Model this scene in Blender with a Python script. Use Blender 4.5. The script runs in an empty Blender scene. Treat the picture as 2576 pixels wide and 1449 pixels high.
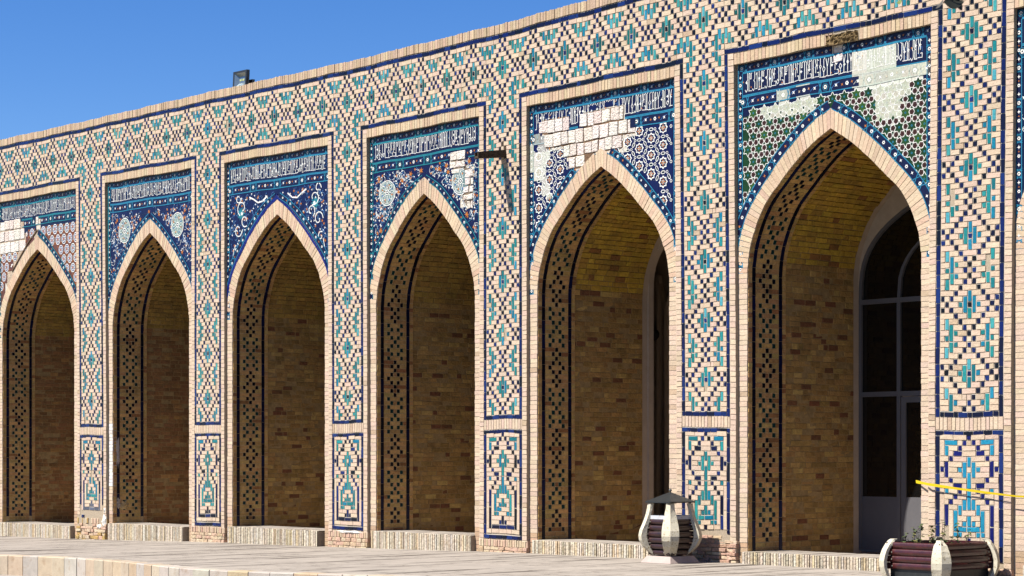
import bpy, math, random
import numpy as np
from mathutils import Vector
random.seed(7)
R = random.random
def RU(a, b): return a + (b - a) * random.random()
SC = bpy.context.scene
COL = SC.collection

# ------------------------------------------------------------------ frame of the place
# the arcade wall is a vertical plane: u runs along it (to the right), v is up, w comes out of it
CAMH = 1.60
P0 = (-9.161, 44.9)
_n = math.hypot(.6546, .7561)
EU = (.6546 / _n, -.7561 / _n)
NI = (.7561 / _n, .6546 / _n)
def W(u, v, w=0.0):
    return (P0[0] + u * EU[0] - w * NI[0], P0[1] + u * EU[1] - w * NI[1], v)
def vec(du, dv, dw):
    return Vector((du * EU[0] - dw * NI[0], du * EU[1] - dw * NI[1], dv))
def scr(p):                                   # where a point falls in the 2576 px wide photograph
    return 1288 + 5200 * p[0] / p[1], 1140 - 5200 * (p[2] - CAMH) / p[1]

# ------------------------------------------------------------------ camera
cam = bpy.data.cameras.new('camera'); cam_o = bpy.data.objects.new('camera', cam); COL.objects.link(cam_o)
cam_o.location = (0, 0, CAMH); cam_o.rotation_euler = (math.radians(90), 0, 0)
cam.sensor_width = 36; cam.lens = 36 * 5200 / 2576
cam.shift_x = 0; cam.shift_y = (1140 - 724.5) / 2576
cam.clip_start = .1; cam.clip_end = 3000
cam.dof.use_dof = True; cam.dof.focus_distance = 31; cam.dof.aperture_fstop = 16
SC.camera = cam_o

# ------------------------------------------------------------------ sky, sun, exposure
world = bpy.data.worlds.new('World'); SC.world = world; world.use_nodes = True
nt = world.node_tree; bg = nt.nodes['Background']
sky = nt.nodes.new('ShaderNodeTexSky'); sky.sky_type = 'NISHITA'; sky.sun_disc = False
ld = vec(.19, -.86, -.58).normalized()        # the way the sunlight travels
sd = -ld
sky.sun_elevation = math.asin(sd.z); sky.sun_rotation = math.atan2(sd.x, sd.y)
sky.altitude = 1500; sky.air_density = 1.0; sky.dust_density = 0.0; sky.ozone_density = 3.5
hs = nt.nodes.new('ShaderNodeHueSaturation'); hs.inputs['Saturation'].default_value = 1.32; hs.inputs['Hue'].default_value = .513; hs.inputs['Value'].default_value = 1.15
nt.links.new(sky.outputs[0], hs.inputs['Color']); nt.links.new(hs.outputs[0], bg.inputs[0]); bg.inputs[1].default_value = .052
sun = bpy.data.lights.new('sun', 'SUN'); sun.energy = 5.0; sun.angle = math.radians(.53); sun.color = (1, .955, .88)
sun_o = bpy.data.objects.new('sun', sun); COL.objects.link(sun_o)
sun_o.rotation_euler = ld.to_track_quat('-Z', 'Y').to_euler(); sun_o.location = (0, 20, 40)
vs = SC.view_settings; vs.view_transform = 'Standard'; vs.look = 'None'; vs.gamma = 1
vs.use_curve_mapping = False; vs.exposure = 1.3
SC.render.engine = 'CYCLES'
try:
    SC.cycles.max_bounces = 8; SC.cycles.diffuse_bounces = 5
except Exception: pass

# ------------------------------------------------------------------ materials
ALB = .65      # common albedo factor for every newmat surface, lowered against the raised exposure
def newmat(name, base=(.5, .5, .5), rough=.85, attr=False, noise=0., nscale=8., bump=0., bscale=60., metal=0., spec=.5, coat=0., stain=None, stain_scale=3., stain_amt=.5, edge=(.5, .62)):
    m = bpy.data.materials.new(name); m.use_nodes = True
    t = m.node_tree; b = t.nodes['Principled BSDF']
    b.inputs['Roughness'].default_value = rough; b.inputs['Metallic'].default_value = metal
    b.inputs['Specular IOR Level'].default_value = spec
    if coat: b.inputs['Coat Weight'].default_value = coat; b.inputs['Coat Roughness'].default_value = .08
    if attr:
        a = t.nodes.new('ShaderNodeAttribute'); a.attribute_name = 'Col'; cur = a.outputs['Color']
    else:
        a = t.nodes.new('ShaderNodeRGB'); a.outputs[0].default_value = (*base, 1); cur = a.outputs[0]
    g = t.nodes.new('ShaderNodeNewGeometry')
    if stain is not None:
        n = t.nodes.new('ShaderNodeTexNoise'); n.inputs['Scale'].default_value = stain_scale; n.inputs['Detail'].default_value = 6; n.inputs['Roughness'].default_value = .62
        t.links.new(g.outputs['Position'], n.inputs['Vector'])
        r = t.nodes.new('ShaderNodeMapRange'); r.inputs[1].default_value = edge[0]; r.inputs[2].default_value = edge[1]; r.inputs[4].default_value = stain_amt
        t.links.new(n.outputs[0], r.inputs[0])
        x = t.nodes.new('ShaderNodeMix'); x.data_type = 'RGBA'; t.links.new(r.outputs[0], x.inputs[0])
        t.links.new(cur, x.inputs[6]); x.inputs[7].default_value = (*stain, 1); cur = x.outputs[2]
    if noise:
        n = t.nodes.new('ShaderNodeTexNoise'); n.inputs['Scale'].default_value = nscale; n.inputs['Detail'].default_value = 5; n.inputs['Roughness'].default_value = .65
        t.links.new(g.outputs['Position'], n.inputs['Vector'])
        r = t.nodes.new('ShaderNodeMapRange'); r.inputs[1].default_value = .3; r.inputs[2].default_value = .7
        r.inputs[3].default_value = 1 - noise; r.inputs[4].default_value = 1 + noise * .7
        t.links.new(n.outputs[0], r.inputs[0])
        x = t.nodes.new('ShaderNodeVectorMath'); x.operation = 'SCALE'
        t.links.new(cur, x.inputs[0]); t.links.new(r.outputs[0], x.inputs['Scale']); cur = x.outputs[0]
    kk = t.nodes.new('ShaderNodeVectorMath'); kk.operation = 'SCALE'; kk.inputs['Scale'].default_value = ALB
    t.links.new(cur, kk.inputs[0]); t.links.new(kk.outputs[0], b.inputs['Base Color'])
    if bump:
        n = t.nodes.new('ShaderNodeTexNoise'); n.inputs['Scale'].default_value = bscale; n.inputs['Detail'].default_value = 4
        t.links.new(g.outputs['Position'], n.inputs['Vector'])
        k = t.nodes.new('ShaderNodeBump'); k.inputs['Strength'].default_value = 1; k.inputs['Distance'].default_value = bump
        t.links.new(n.outputs[0], k.inputs['Height']); t.links.new(k.outputs[0], b.inputs['Normal'])
    return m
M = {}
M['brick'] = newmat('brick', attr=True, rough=.9, noise=.14, nscale=22, bump=.006, bscale=45, spec=.25, stain=(.33, .25, .16), stain_scale=1.7, stain_amt=.30, edge=(.52, .75))
M['inner'] = newmat('inner_brick', attr=True, rough=.92, noise=.25, nscale=14, bump=.012, bscale=30, spec=.2, stain=(.13, .085, .035), stain_scale=2.2, stain_amt=.5, edge=(.48, .7))
M['mortar'] = newmat('mortar', (.42, .34, .245), rough=.95, noise=.2, nscale=30, bump=.004, bscale=90, spec=.2)
M['imortar'] = newmat('old_mortar', (.42, .28, .12), rough=.95, noise=.3, nscale=9, bump=.008, bscale=40, spec=.2)
M['smortar'] = newmat('soffit_mortar', (.70, .50, .26), rough=.95, noise=.3, nscale=25, bump=.004, bscale=60, spec=.2)
M['gypsum'] = newmat('gypsum_joint', (.62, .56, .47), rough=.9, noise=.18, nscale=40, spec=.2)
M['glaze'] = newmat('glazed_brick', attr=True, rough=.3, noise=.25, nscale=35, bump=.001, bscale=60, spec=.22)
M['tile'] = newmat('glazed_tile', attr=True, rough=.32, noise=.25, nscale=30, bump=.0015, bscale=25, spec=.2)
M['paint'] = newmat('glaze_painting', attr=True, rough=.4, noise=.3, nscale=45, spec=.2)
M['plaster'] = newmat('plaster', (.56, .45, .35), rough=.9, noise=.1, nscale=6, bump=.003, bscale=20, spec=.2)
M['stone'] = newmat('pale_stone', attr=True, rough=.85, noise=.14, nscale=7, bump=.004, bscale=50, spec=.25, stain=(.27, .16, .075), stain_scale=5, stain_amt=.55, edge=(.56, .72))
M['raw'] = newmat('bare_plaster_block', attr=True, rough=.95, noise=.24, nscale=20, bump=.035, bscale=34, spec=.15)
M['rubble'] = newmat('worn_brick', attr=True, rough=.95, noise=.28, nscale=16, bump=.02, bscale=26, spec=.15, stain=(.42, .29, .15), stain_scale=9, stain_amt=.35, edge=(.5, .65))
M['metal'] = newmat('dark_metal', (.018, .02, .02), rough=.42, noise=.4, nscale=12, bump=.001, bscale=120, stain=(.16, .17, .17), stain_scale=14, stain_amt=.25, edge=(.62, .75))
M['grey_metal'] = newmat('grey_painted_metal', (.12, .115, .122), rough=.5, noise=.08, nscale=5)
M['glass'] = newmat('dark_window_glass', (.006, .006, .006), rough=.06, spec=.5)
M['terrazzo'] = newmat('speckled_concrete', (.66, .60, .46), rough=.85, noise=.1, nscale=10, bump=.003, bscale=80, spec=.25, stain=(.30, .22, .11), stain_scale=42, stain_amt=.8, edge=(.57, .62))
M['slat'] = newmat('varnished_wood', (.06, .008, .008), rough=.34, noise=.5, nscale=14, bump=.002, bscale=30, coat=.3, stain=(.42, .24, .2), stain_scale=13, stain_amt=.8, edge=(.69, .73))
M['darkslat'] = newmat('dark_varnished_wood', (.035, .009, .008), rough=.38, noise=.5, nscale=14, bump=.002, bscale=30, coat=.2, stain=(.24, .14, .11), stain_scale=15, stain_amt=.8, edge=(.68, .72))
M['bolt'] = newmat('bolt_metal', (.45, .42, .34), rough=.45, metal=.6)
M['band'] = newmat('rusty_white_band', (.52, .53, .55), rough=.5, noise=.1, stain=(.30, .12, .04), stain_scale=22, stain_amt=.8, edge=(.6, .68))
M['slab'] = newmat('pink_concrete', (.46, .36, .32), rough=.9, noise=.12, nscale=9, bump=.003, bscale=60)
M['soil'] = newmat('soil', (.06, .045, .03), rough=1, noise=.5, nscale=20, bump=.03, bscale=30)
M['wood'] = newmat('weathered_wood', (.075, .052, .032), rough=.85, noise=.45, nscale=24, bump=.006, bscale=50, spec=.2)
M['tape'] = newmat('yellow_tape', (.85, .62, .005), rough=.4)
M['leaf'] = newmat('leaf', attr=True, rough=.6, noise=.2, nscale=20)
M['led'] = newmat('led_chip', (.75, .8, .25), rough=.4)
M['reflector'] = newmat('reflector_metal', (.34, .42, .46), rough=.28, metal=.7, noise=.1)
M['dark'] = newmat('dark_room', (.03, .026, .02), rough=.9)
M['hood'] = newmat('lamp_shade', (.04, .04, .04), rough=.6)
M['orange_wood'] = newmat('orange_wood', (.16, .045, .012), rough=.55, noise=.3, nscale=5)
M['turq_paint'] = newmat('turquoise_strip', (.05, .30, .33), rough=.4)

# terrace paving: long thin brick-on-edge courses, seen at a grazing angle
def paving(name, c1, c2, line, ang):
    m = bpy.data.materials.new(name); m.use_nodes = True; t = m.node_tree; b = t.nodes['Principled BSDF']
    b.inputs['Roughness'].default_value = .9; b.inputs['Specular IOR Level'].default_value = .2
    g = t.nodes.new('ShaderNodeNewGeometry')
    mp = t.nodes.new('ShaderNodeMapping'); mp.inputs['Rotation'].default_value = (0, 0, ang)
    t.links.new(g.outputs['Position'], mp.inputs['Vector'])
    br = t.nodes.new('ShaderNodeTexBrick'); br.inputs['Scale'].default_value = 1
    br.inputs['Brick Width'].default_value = .9; br.inputs['Row Height'].default_value = .25
    br.inputs['Mortar Size'].default_value = .018; br.inputs['Mortar Smooth'].default_value = .2; br.inputs['Bias'].default_value = 0
    br.inputs['Color1'].default_value = (*c1, 1); br.inputs['Color2'].default_value = (*c2, 1); br.inputs['Mortar'].default_value = (*[(a + b_) * .5 for a, b_ in zip(c1, c2)], 1)
    t.links.new(mp.outputs[0], br.inputs['Vector'])
    # open joints: only stretches of the joints are deep and dark
    n = t.nodes.new('ShaderNodeTexNoise'); n.inputs['Scale'].default_value = .8; n.inputs['Detail'].default_value = 5; n.inputs['Roughness'].default_value = .7
    t.links.new(g.outputs['Position'], n.inputs['Vector'])
    r = t.nodes.new('ShaderNodeMapRange'); r.inputs[1].default_value = .47; r.inputs[2].default_value = .56; r.inputs[4].default_value = .95
    t.links.new(n.outputs[0], r.inputs[0])
    m3 = t.nodes.new('ShaderNodeMapping'); m3.inputs['Scale'].default_value = (.30, 3.2, 1)
    t.links.new(mp.outputs[0], m3.inputs['Vector'])
    n3 = t.nodes.new('ShaderNodeTexNoise'); n3.inputs['Scale'].default_value = 1; n3.inputs['Detail'].default_value = 2.5; n3.inputs['Roughness'].default_value = .6
    t.links.new(m3.outputs[0], n3.inputs['Vector'])
    r3 = t.nodes.new('ShaderNodeMapRange'); r3.inputs[1].default_value = .565; r3.inputs[2].default_value = .62; r3.inputs[4].default_value = .8; t.links.new(n3.outputs[0], r3.inputs[0])
    m4 = t.nodes.new('ShaderNodeMath'); m4.operation = 'MULTIPLY'; t.links.new(r.outputs[0], m4.inputs[0]); t.links.new(br.outputs['Fac'], m4.inputs[1])
    mu = t.nodes.new('ShaderNodeMath'); mu.operation = 'MAXIMUM'; t.links.new(r3.outputs[0], mu.inputs[0]); t.links.new(m4.outputs[0], mu.inputs[1])
    x = t.nodes.new('ShaderNodeMix'); x.data_type = 'RGBA'; t.links.new(mu.outputs[0], x.inputs[0]); t.links.new(br.outputs['Color'], x.inputs[6]); x.inputs[7].default_value = (*line, 1)
    # streaks of dust along the courses
    mp2 = t.nodes.new('ShaderNodeMapping'); mp2.inputs['Rotation'].default_value = (0, 0, ang); mp2.inputs['Scale'].default_value = (.8, 5, 1)
    t.links.new(g.outputs['Position'], mp2.inputs['Vector'])
    n2 = t.nodes.new('ShaderNodeTexNoise'); n2.inputs['Scale'].default_value = 1.6; n2.inputs['Detail'].default_value = 7; n2.inputs['Roughness'].default_value = .7
    t.links.new(mp2.outputs[0], n2.inputs['Vector'])
    r2 = t.nodes.new('ShaderNodeMapRange'); r2.inputs[1].default_value = .3; r2.inputs[2].default_value = .7; r2.inputs[3].default_value = .62; r2.inputs[4].default_value = 1.14
    t.links.new(n2.outputs[0], r2.inputs[0])
    s = t.nodes.new('ShaderNodeVectorMath'); s.operation = 'SCALE'; t.links.new(x.outputs[2], s.inputs[0]); t.links.new(r2.outputs[0], s.inputs['Scale'])
    t.links.new(s.outputs[0], b.inputs['Base Color'])
    k = t.nodes.new('ShaderNodeBump'); k.inputs['Strength'].default_value = 1; k.inputs['Distance'].default_value = .006
    t.links.new(n2.outputs[0], k.inputs['Height']); t.links.new(k.outputs[0], b.inputs['Normal'])
    return m
M['paving'] = paving('terrace_paving', (.25, .218, .185), (.28, .245, .208), (.03, .02, .013), math.radians(-40.9))
M['ground'] = paving('court_paving', (.25, .215, .185), (.275, .24, .205), (.04, .03, .02), math.radians(-40.9))

# ------------------------------------------------------------------ mesh helpers
WL = {}
class MB:
    """collects faces; build() links them as ONE object"""
    def __init__(s): s.v = []; s.f = []; s.c = []; s.m = []
    def add(s, vs_, fs, col=(1, 1, 1), mi=0):
        n = len(s.v); s.v.extend(vs_)
        for f in fs: s.f.append(tuple(i + n for i in f)); s.c.append(col); s.m.append(mi)
    def quad(s, a, b, c, d, col=(1, 1, 1), mi=0): s.add([a, b, c, d], [(0, 1, 2, 3)], col, mi)
    def box(s, fn, a0, a1, b0, b1, h0, h1, col=(1, 1, 1), mi=0):
        vs_ = [fn(a, b, h) for h in (h0, h1) for a, b in ((a0, b0), (a1, b0), (a1, b1), (a0, b1))]
        s.add(vs_, [(3, 2, 1, 0), (4, 5, 6, 7), (0, 1, 5, 4), (1, 2, 6, 5), (2, 3, 7, 6), (3, 0, 4, 7)], col, mi)
    def tube(s, pts, rad, n=8, col=(1, 1, 1), mi=0, caps=True):
        rings = []
        for i, p in enumerate(pts):
            p = Vector(p); d = Vector(pts[min(i + 1, len(pts) - 1)]) - Vector(pts[max(i - 1, 0)]); d.normalize()
            a = d.cross(Vector((0, 0, 1)));
            if a.length < .05: a = d.cross(Vector((1, 0, 0)))
            a.normalize(); b = d.cross(a); r = rad[i] if isinstance(rad, (list, tuple)) else rad
            rings.append([tuple(p + a * (r * math.cos(2 * math.pi * k / n)) + b * (r * math.sin(2 * math.pi * k / n))) for k in range(n)])
        vs_ = [q for r in rings for q in r]; fs = []
        for i in range(len(rings) - 1):
            for k in range(n): fs.append((i * n + k, i * n + (k + 1) % n, (i + 1) * n + (k + 1) % n, (i + 1) * n + k))
        if caps: fs.append(tuple(range(n))[::-1]); fs.append(tuple((len(rings) - 1) * n + k for k in range(n)))
        s.add(vs_, fs, col, mi)
    def build(s, name, mats, parent=None, loc=None, kind=None, smooth=False):
        if not isinstance(mats, (list, tuple)): mats = [mats]
        V = np.array(s.v, dtype=np.float64).reshape(-1, 3)
        if loc is None: loc = (V.min(0) + V.max(0)) / 2
        loc = np.array(loc, dtype=np.float64)
        me = bpy.data.meshes.new(name); me.from_pydata((V - loc).tolist(), [], s.f)
        for m in mats: me.materials.append(m)
        at = me.color_attributes.new('Col', 'FLOAT_COLOR', 'CORNER')
        cnt = [len(f) for f in s.f]
        cc = np.repeat(np.array([(*c, 1.) for c in s.c], dtype=np.float32), cnt, axis=0)
        at.data.foreach_set('color', cc.ravel())
        if len(mats) > 1: me.polygons.foreach_set('material_index', s.m)
        if smooth: me.polygons.foreach_set('use_smooth', [True] * len(s.f))
        me.update()
        o = bpy.data.objects.new(name, me); COL.objects.link(o); place(o, loc, parent)
        if kind: o['kind'] = kind
        return o
def place(o, loc, parent):
    WL[o.name] = np.array(loc, dtype=float)
    if parent is not None:
        o.parent = parent; o.location = WL[o.name] - WL[parent.name]
    else: o.location = loc
def empty(name, loc, label=None, cat=None, group=None):
    o = bpy.data.objects.new(name, None); COL.objects.link(o); o.empty_display_size = .2; place(o, loc, None)
    if label: o['label'] = label
    if cat: o['category'] = cat
    if group: o['group'] = group
    return o
def tag(o, label, cat, group=None):
    o['label'] = label; o['category'] = cat
    if group: o['group'] = group
    return o

REG = {}        # kind -> pieces
def piece(kind, fn, a0, a1, b0, b1, h, col, mat, parent, gap=.004, jit=.0022, bev=.0035, h0=-.012, quad=None):
    """one brick / tile: a slightly irregular block with a worn rim, standing h proud of its bed"""
    c = quad if quad else [(a0, b0), (a1, b0), (a1, b1), (a0, b1)]
    cx = sum(p[0] for p in c) / 4; cy = sum(p[1] for p in c) / 4
    out = []
    for p in c:
        dx, dy = cx - p[0], cy - p[1]
        out.append((p[0] + (gap if dx > 0 else -gap) + RU(-jit, jit), p[1] + (gap if dy > 0 else -gap) + RU(-jit, jit)))
    tl = [RU(-.0015, .0015) for _ in range(4)]
    vs_ = [fn(p[0], p[1], h0) for p in out] + [fn(p[0], p[1], h - bev + tl[i]) for i, p in enumerate(out)]
    for i, p in enumerate(out):
        dx, dy = cx - p[0], cy - p[1]
        vs_.append(fn(p[0] + math.copysign(min(bev, abs(dx) * .4), dx), p[1] + math.copysign(min(bev, abs(dy) * .4), dy), h + tl[i]))
    fs = [(0, 1, 5, 4), (1, 2, 6, 5), (2, 3, 7, 6), (3, 0, 4, 7), (4, 5, 9, 8), (5, 6, 10, 9), (6, 7, 11, 10), (7, 4, 8, 11), (8, 9, 10, 11)]
    q = [scr(p) for p in vs_[8:12]]
    xs = [p[0] for p in q]; ys = [p[1] for p in q]
    ar = 0
    if max(xs) > 0 and min(xs) < 2576 and max(ys) > 0 and min(ys) < 1449:
        ar = abs(sum(q[i][0] * q[(i + 1) % 4][1] - q[(i + 1) % 4][0] * q[i][1] for i in range(4))) / 2
    if max(xs) < -260 or min(xs) > 2576 + 260 or max(ys) < -260: return
    REG.setdefault(kind, []).append((ar, vs_, fs, col, mat, parent))
def jitc(c, a=.07, b=.03):
    k = 1 + RU(-a, a); return tuple(max(0, x * k * (1 + RU(-b, b))) for x in c)
def pale():
    r = R()
    if r < .42: c = (.62, .475, .345)
    elif r < .72: c = (.61, .455, .350)
    elif r < .90: c = (.63, .495, .355)
    elif r < .97: c = (.58, .45, .32)
    else: c = (.50, .37, .25)
    return jitc(c, .06, .02)
NAVY = [(.004, .007, .045), (.004, .005, .022), (.005, .012, .085), (.003, .004, .010), (.004, .008, .055), (.008, .022, .13)]
TEAL = [(.012, .18, .185), (.012, .155, .18), (.022, .24, .24), (.008, .17, .27)]
DTEAL = [(.010, .085, .082), (.016, .13, .11), (.012, .11, .12)]
LTEAL = [(.05, .30, .30), (.07, .33, .38), (.02, .23, .36)]
def navy(): return jitc(random.choice(NAVY), .2)
def teal(): return jitc(random.choice(TEAL), .12)
def dteal(): return jitc(random.choice(DTEAL), .12)
def lteal(): return jitc(random.choice(LTEAL + TEAL), .1)

# ------------------------------------------------------------------ measured layout of the arcade
# for each pilaster: half column width, middle of its panel (top / bottom), heights of key courses
CW = [.0647, .0676, .0643, .0635, .0648, .0659, .0729, .0729]
CT = [-4.96, .004, 4.712, 9.396, 13.763, 18.389, 23.290, 28.10]
CB = [-4.96, .075, 4.714, 9.420, 13.773, 18.440, 23.235, 28.05]
JR = [-9.6, 0, 12, 72, 79.5, 81.8, 106.8, 112]
def vt(r0, r12, r72, r79, r81, r106, g): return [r0 + 9.6 * (r0 - r12) / 12, r0, r12, r72, r79, r81, r106, g]
VT = [vt(8.16, 7.25, 2.72, 2.16, 1.99, .20, -.30), vt(8.124, 7.235, 2.721, 2.160, 1.997, .202, -.273), vt(8.081, 7.172, 2.689, 2.164, 2.005, .139, -.175),
      vt(8.021, 7.109, 2.639, 2.138, 1.963, .196, -.124), vt(8.034, 7.120, 2.694, 2.164, 1.991, .167, -.045), vt(8.104, 7.144, 2.702, 2.154, 1.987, .142, -.013),
      vt(8.111, 7.187, 2.667, 2.073, 1.899, .097, -.04), vt(8.10, 7.18, 2.66, 2.07, 1.90, .10, -.04)]
def lerp(a, b, t): return a + (b - a) * t
def vcol(k, j):
    T = VT[k]
    if j <= JR[0]: return T[0] + (JR[0] - j) * .075
    for i in range(len(JR) - 1):
        if j <= JR[i + 1]: return lerp(T[i], T[i + 1], (j - JR[i]) / (JR[i + 1] - JR[i]))
    return T[-1] - (j - JR[-1]) * .07
def kfrac(u):
    for k in range(7):
        if u < CB[k + 1] or k == 6: return k, (u - CB[k]) / (CB[k + 1] - CB[k])
def V(u, j):
    k, t = kfrac(u); t = max(-.9, min(1.5, t))
    return lerp(vcol(k, j), vcol(k + 1, j), t) + .006 * math.sin(u * 3.1 + j * .11) + .004 * math.sin(u * 7.7 + 2)
def cen(k, j): return lerp(CT[k], CB[k], max(0, min(1, j / 72)))
def U(k, c, j):
    """column c (0 = middle of pilaster k, 72 = middle of pilaster k+1)"""
    if c <= 7.5: return cen(k, j) + c * CW[k]
    if k == 7: return cen(7, j) + c * CW[7]
    if c >= 64.5: return cen(k + 1, j) + (c - 72) * CW[k + 1]
    return lerp(cen(k, j) + 7.5 * CW[k], cen(k + 1, j) - 7.5 * CW[k + 1], (c - 7.5) / 57)
def gridfn(k):
    def fn(c, j, h):
        u = U(k, c, j); return W(u, V(u, j), h)
    return fn
FRAME = .12      # plain brick margin round each bay
REC = .065       # depth of the bay panels behind the pilasters
RING = .19
def GZ(u):       # height of the terrace along the wall
    xs = [-9, -4.96, 0, 4.7, 9.4, 13.8, 18.4, 23.2, 34]; zs = [-.36, -.33, -.273, -.175, -.124, -.05, -.02, -.03, -.04]
    return float(np.interp(u, xs, zs))
VIS_U0, VIS_U1 = -4.9, 26.0

# ------------------------------------------------------------------ THE ARCADE (one building)
arcade = empty('tiled_arcade', W(9.4, -.1, 0), 'long pale brick arcade wall patterned in turquoise and navy glazed brick, with pointed arches', 'building')
coreM = [M['mortar'], M['plaster'], M['dark'], M['imortar']]

def strip(mb, us, jtop, jbot, w0, w1):
    """backing slab between two courses"""
    for a, b in zip(us[:-1], us[1:]):
        A, B, C_, D = (a, V(a, jbot)), (b, V(b, jbot)), (b, V(b, jtop)), (a, V(a, jtop))
        mb.quad(W(*A, w0), W(*B, w0), W(*C_, w0), W(*D, w0))
        mb.quad(W(*A, w1), W(*D, w1), W(*C_, w1), W(*B, w1))
        mb.quad(W(*A, w0), W(*A, w1), W(*B, w1), W(*B, w0))
        mb.quad(W(*D, w0), W(*C_, w0), W(*C_, w1), W(*D, w1))
mb = MB(); us = list(np.arange(-9, 31.01, .5)); strip(mb, us, -9.45, 9.6, 0, -.4)
frieze = mb.build('frieze', M['mortar'], arcade)
# the building body behind: roof, rear wall, floor, end blocks
mb = MB()
mb.box(W, -9, 31, 8.25, 8.45, -4.9, -.41); mb.box(W, -9, 31, -.6, 8.45, -5.1, -4.9); mb.box(W, -9.2, -9, -.6, 8.6, -5.1, 0); mb.box(W, 31, 31.2, -.6, 8.6, -5.1, 0)
mb.box(W, -9, 31, -.6, -.05, -4.9, -.85)
mb.box(W, -9, -5.62, -.6, 7.36, -.9, -.003)
mb.build('building_body', M['plaster'], arcade)

pil = []
for k in range(8):
    mb = MB(); js = [9.6, 12, 30, 50, 72, 79.5, 81.8, 95, 106.8, 111]
    prev = None
    for j in js + ['g']:
        jj = 111 if j == 'g' else j
        uc = cen(k, jj); hw = 7.5 * CW[k] + FRAME; a, b = uc - hw, uc + hw
        va, vb = (V(a, jj), V(b, jj)) if j != 'g' else (-.7, -.7)
        cur = [W(a, va, 0), W(b, vb, 0), W(b, vb, -.9), W(a, va, -.9)]
        if prev:
            for i in range(4): mb.quad(cur[i], cur[(i + 1) % 4], prev[(i + 1) % 4], prev[i])
        prev = cur
    pil.append(mb.build('pilaster', M['mortar'], arcade))

BED = MB()   # white gypsum joints round the glazed pieces
def glazed(k, c0, c1, j0, j1, col, kind, parent, g=None):
    fn = gridfn(k)
    if R() < .012: brickrun(k, c0, c1, (j0 + j1) / 2, parent) if j1 - j0 < 1.2 else None; return
    gx = (.0085 / .0646); gy = .0085 / .075
    BED.box(fn, c0 + .03, c1 - .03, j0 + .03, j1 - .03, -.004, .0025 + RU(0, .001))
    # pieces live in (column, course) units
    c = [(c0 + gx, j1 - gy), (c1 - gx, j1 - gy), (c1 - gx, j0 + gy), (c0 + gx, j0 + gy)]
    jx, jy = .05, .04
    c = [(p[0] + RU(-jx, jx), p[1] + RU(-jy, jy)) for p in c]
    def f2(a, b, h): return fn(a, b, h)
    piece(kind, f2, 0, 0, 0, 0, .0095, col, M['glaze'], parent, gap=0, jit=0, bev=.0, h0=-.004, quad=c)
def brickrun(k, c0, c1, j, parent, kind='brick', colf=pale):
    """fill a run of cells with stretchers and headers"""
    fn = gridfn(k); n = c1 - c0; parts = []
    x = c0
    while n > 0:
        if n <= 3: L = n
        elif n == 4: L = 2 if R() < .7 else 4
        else: L = random.choice([2, 3, 3])
        parts.append((x, x + L)); x += L; n -= L
    gx, gy = .058, .062
    for a, b in parts:
        q = [(a + gx, j + .5 - gy), (b - gx, j + .5 - gy), (b - gx, j - .5 + gy), (a + gx, j - .5 + gy)]
        q = [(p[0] + RU(-.03, .03), p[1] + RU(-.035, .035)) for p in q]
        piece(kind, fn, 0, 0, 0, 0, .0105 + RU(-.0025, .0035), colf(), M['brick'], parent, gap=0, jit=0, bev=0.0, h0=-.004, quad=q)

def region(k, c0, c1, j0, j1, gl, parent):
    """gl: list of (c, ctop, cbot, jtop, jbot, colour fn, kind); rows j0..j1 inclusive, columns c0..c1 inclusive"""
    occ = set()
    for (ca, cb, ja, jb, cf, kind) in gl:
        ja2, jb2 = max(ja, j0), min(jb, j1); ca2, cb2 = max(ca, c0), min(cb, c1)
        if ja2 > jb2 or ca2 > cb2: continue
        if cf is not None:
            glazed(k, ca2 - .5, cb2 + .5, ja2 - .5, jb2 + .5, cf(), kind, parent)
        else:
            fn = gridfn(k)
            piece('brick', fn, 0, 0, 0, 0, .008, pale(), M['brick'], parent, gap=0, jit=0, bev=0, h0=-.004,
                  quad=[(ca2 - .44, jb2 + .44), (cb2 + .44, jb2 + .44), (cb2 + .44, ja2 - .44), (ca2 - .44, ja2 - .44)])
        for c in range(ca2, cb2 + 1):
            for j in range(ja2, jb2 + 1): occ.add((c, j))
    for j in range(j0, j1 + 1):
        run = None
        for c in range(c0, c1 + 2):
            free = c <= c1 and (c, j) not in occ
            if free and run is None: run = c
            if not free and run is not None:
                brickrun_cells(k, run, c - 1, j, parent); run = None
def brickrun_cells(k, ca, cb, j, parent):
    brickrun(k, ca - .5, cb + .5, j, parent)
NK, TK = 'navy_brick', 'turquoise_brick'
def frieze_gl(m, rows_below=True):
    g = [(m, m, -2, -1, lteal, TK), (m, m, 0, 0, navy, NK), (m, m, 1, 2, lteal, TK)]
    for s in (-1, 1):
        g.append((m + s, m + s, -1, 1, dteal, TK)); g.append((m + 2 * s, m + 2 * s, 0, 0, dteal, TK))
        for r in (-1, 1):
            g += [(m + 3 * s, m + 3 * s, 2 * r, 2 * r, navy, NK), (m + 2 * s, m + 2 * s, 3 * r, 3 * r, navy, NK), (m + s, m + s, 4 * r, 4 * r, navy, NK),
                  (m + s, m + s, 6 * r, 6 * r, navy, NK), (m + 4 * s, m + 4 * s, r, r, navy, NK)]
            g += [(m + 3 * s, m + 3 * s, 5 * r, 5 * r, dteal, TK)]
            a, b = sorted((4 * r, 5 * r)); g.append((m + 4 * s, m + 4 * s, a, b, lteal, TK))
            a, b = sorted((3 * r, 4 * r)); g.append((m + 5 * s, m + 5 * s, a, b, lteal, TK))
        g.append((m + 5 * s, m + 5 * s, 0, 0, navy, NK))
    for r in (-1, 1):
        g.append((m, m, 5 * r, 5 * r, navy, NK)); g.append((m + 6, m + 6, r, r, navy, NK))
        a, b = sorted((4 * r, 5 * r)); g.append((m + 6, m + 6, a, b, lteal, TK))
    return g
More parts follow.
